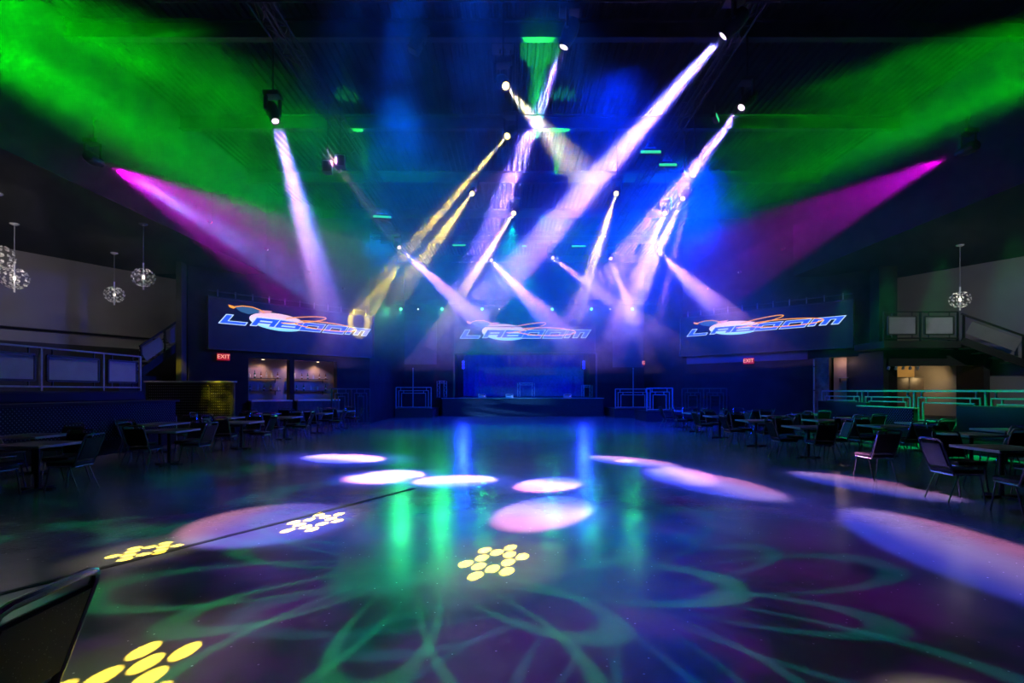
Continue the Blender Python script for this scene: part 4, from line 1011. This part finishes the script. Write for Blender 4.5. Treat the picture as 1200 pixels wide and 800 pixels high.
# two grey boxes in a purple beam at the left
for dx, lab in ((384, 'left of the two small grey boxes hanging in the left haze'), (399, 'right of the two small grey boxes hanging in the left haze')):
    p = P(dx, 196 if dx < 390 else 189, 12.3); t = thing('hanging_loudspeaker', lab, 'loudspeaker', p, .2)
    MB().bbox((-.11, -.10, -.15), (.11, .10, .13), .02).build('cabinet', 'grey_plastic', t); MB().bbox((-.09, -.112, -.13), (.09, -.102, .10), .004).build('grille', 'rail_dark', t)
    MB().tube([(-.13, 0, 0), (-.13, 0, .19), (.13, 0, .19), (.13, 0, 0)], .012, 6).build('bracket', 'steel_black', t); MB().tube([(0, 0, .19), (0, 0, 8.9-p.z)], .01, 5).build('hanging_cable', 'steel_black', t)
rig_spot('beam_lamp', P(372, 166, 11.5), P(455, 266, 15.5), 9, 8000, 'beam', core=(.9, .45, 1), rc=.9)
# hanging projector and speaker near the top
t = thing('hanging_projector', 'dark box hanging on twin poles at the top left of centre', 'projector', P(589, 52, 12)); 
MB().bbox((-.25, -.2, -.12), (.25, .2, .08), .02).build('body', 'dark_plastic', t)
for s in (-.06, .06): MB().tube([(s, 0, .08), (s, 0, 9.5-t.location.z)], .02, 6).build('hanging_pole', 'rail_dark', t)
MB().lathe([(.06, 0), (.06, .05), (.04, .055)], 12, Matrix.Translation((.1, -.2, -.02)) @ Matrix.Rotation(PI/2, 4, 'X')).build('lens', 'rail_dark', t)
t = thing('hanging_loudspeaker', 'slanted dark speaker hanging left of the top centre', 'loudspeaker', P(491, 47, 11.5)); 
R = Matrix.Rotation(.5, 4, 'Y')
m = MB(); m.bbox((-.12, -.12, -.3), (.12, .12, .3), .02); m.v = [tuple(R @ Vector(v)) for v in m.v]; m.build('cabinet', 'dark_plastic', t)
m = MB(); m.bbox((-.10, -.135, -.27), (.10, -.122, .27), .004); m.v = [tuple(R @ Vector(v)) for v in m.v]; m.build('grille', 'rail_dark', t)
MB().tube([(.1, 0, .25), (.1, 0, 9.3-t.location.z)], .02, 6).build('hanging_pole', 'steel_black', t)
# green squares thrown on the ceiling ribs
for (px, py, sx, e, dg) in ((633, 62, 2.0, 900, 26), (634, -10, 1.0, 300, 34), (657, 126, 3, 500, 24), (412, 122, -1, 500, 20)):
    T_ = PZ(px, py, 10.02); rig_spot('rib_lamp', (T_.x, T_.y+1.7, 8.6), T_, dg, e*4, None, color=(.02, 1, .08), square=True, soft=.02)
# floor patterns from the rig
def floor_spot(px, py, h, deg, e, kind, off=(0, 0), **g):
    T_ = PZ(px, py, 0); return rig_spot('floor_lamp', (T_.x+off[0], (T_.y-3.8 if py > 520 else T_.y)+off[1], h), T_, deg, e, kind, soft=.015, **g)
floor_spot(500, 662, 8.6, 34, 2700, 'petal', core=(0, .9, .22), k=7, ang=.2)
floor_spot(700, 690, 8.6, 34, 1900, 'petal', core=(0, .55, .5), k=8, ang=.6)
floor_spot(610, 620, 9.0, 62, 4200, 'noise', core=(.22, .0, .40), scale=4.5, lo=.42, hi=.7, seed=1)
floor_spot(560, 560, 9.0, 72, 9000, 'noise', core=(.0, .05, .6), scale=3.5, lo=.35, hi=.7, seed=3)
floor_spot(420, 590, 9.0, 64, 6000, 'noise', core=(.0, .40, .18), scale=4.5, lo=.48, hi=.7, seed=5)
floor_spot(600, 505, 8.2, 70, 9000, 'caustic', core=(0, .55, .40), halo=(0, .06, .05), scale=9, asp=1, lo=.0, hi=.06, dist=1.2)
# yellow sunburst ring thrown on the right end of the left screen, and yellow light on the left partition
q = at(LA, LB, s_on(LA, LB, 418)); rig_spot('ring_lamp', (-4.9, 22.5, 7.2), (q.x+.1, q.y-.1, 1.6+80/600*q.y), 18, 42000, 'ring', core=(1, .72, .0))
rig_spot('ring_lamp', (-9.98, 13, 6.2), (-10.5, 18.2, 1.45), 12, 15000, 'noise', core=(1, .85, .02), scale=3, lo=.35, hi=.7, blend=1)
rig_spot('ring_lamp', (-9.98, 14, 6.2), (-12.4, 19.1, 2.5), 5, 5000, None, color=(1, .8, .02), blend=1)
# unseen spots added: green on the right railing, lavender on the left one, tables
for y in (11.8, 13.8, 15.8, 17.8): rig_spot('side_fill', (11.9, y, 6.3), (12.55, y, 1.0), 50, 3600, None, color=(.0, 1, .20), blend=1)
for y in (7.5, 10.5, 13.5): rig_spot('side_fill', (-10.0, y, 6.3), (-10.95, y, 2.0), 62, 170, None, color=(.60, .52, .85), blend=1)
rig_spot('side_fill', (0, 16, 8.6), (-8.2, 14.5, .7), 50, 450, None, color=(.5, .28, .9), blend=1)
rig_spot('side_fill', (1, 20, 8.4), (8, 14, 0.5), 60, 650, None, color=(.02, .8, .4))
add_light('SPOT', 'wall_fill', (-11.6, 9, 6.2), 800, (1, .92, .92), (-17.5, 15, 4.2), spot_size=1.7, spot_blend=1, shadow_soft_size=.2)  # unseen spot added to brighten the left grey wall
add_light('SPOT', 'wall_fill', (14.5, 11, 6.2), 560, (.90, .94, 1), (18.5, 18, 4.6), spot_size=1.7, spot_blend=1, shadow_soft_size=.2)  # another added spot, no fixture, lifts the right grey wall

# ------------------------------------------------------------------ haze
hm = bpy.data.materials.new('stage_haze'); hm.use_nodes = True; nt = hm.node_tree; nt.nodes.clear(); N = nt.nodes.new; L = nt.links.new
out = N('ShaderNodeOutputMaterial'); vs = N('ShaderNodeVolumeScatter'); L(vs.outputs[0], out.inputs['Volume'])
vs.inputs['Anisotropy'].default_value = 0.1
g = N('ShaderNodeNewGeometry'); sx = N('ShaderNodeSeparateXYZ'); L(g.outputs['Position'], sx.inputs[0])
mr = N('ShaderNodeMapRange'); mr.interpolation_type = 'SMOOTHSTEP'; L(sx.outputs[2], mr.inputs[0]); mr.inputs[1].default_value = 2.2; mr.inputs[2].default_value = 5.6; mr.inputs[3].default_value = .03
no = N('ShaderNodeTexNoise'); no.inputs['Scale'].default_value = 1.1; no.inputs['Detail'].default_value = 5; no.inputs['Roughness'].default_value = .6; no.inputs['Distortion'].default_value = 2.2; L(g.outputs['Position'], no.inputs['Vector'])
m2 = N('ShaderNodeMapRange'); L(no.outputs[0], m2.inputs[0]); m2.inputs[1].default_value = .36; m2.inputs[2].default_value = .68; m2.inputs[3].default_value = .2; m2.inputs[4].default_value = 2.2
mu = N('ShaderNodeMath'); mu.operation = 'MULTIPLY'; L(mr.outputs[0], mu.inputs[0]); L(m2.outputs[0], mu.inputs[1])
mu2 = N('ShaderNodeMath'); mu2.operation = 'MULTIPLY'; L(mu.outputs[0], mu2.inputs[0]); mu2.inputs[1].default_value = .048; L(mu2.outputs[0], vs.inputs['Density'])
hz = MB().box((-9.9, 6.3, 2.05), (11.6, 33.25, 9.5)).build('haze', hm)
tag(hz, 'thin stage haze hanging in the upper air of the hall', 'haze', kind='stuff')

# ------------------------------------------------------------------ camera, world, view
cd = bpy.data.cameras.new('camera'); cd.sensor_width = 36; cd.lens = 18; cd.shift_y = 58/1200; cd.clip_start = .05
co = bpy.data.objects.new('camera', cd); COL.objects.link(co); co.location = (0, 0, 1.6); co.rotation_euler = (PI/2, 0, 0); SC.camera = co
SC.world = bpy.data.worlds.new('world'); SC.world.use_nodes = True
SC.world.node_tree.nodes['Background'].inputs[0].default_value = (.0, .0, .0, 1)
SC.view_settings.view_transform = 'Standard'; SC.view_settings.look = 'None'; SC.view_settings.gamma = 1; SC.view_settings.exposure = 0
SC.view_settings.use_curve_mapping = False
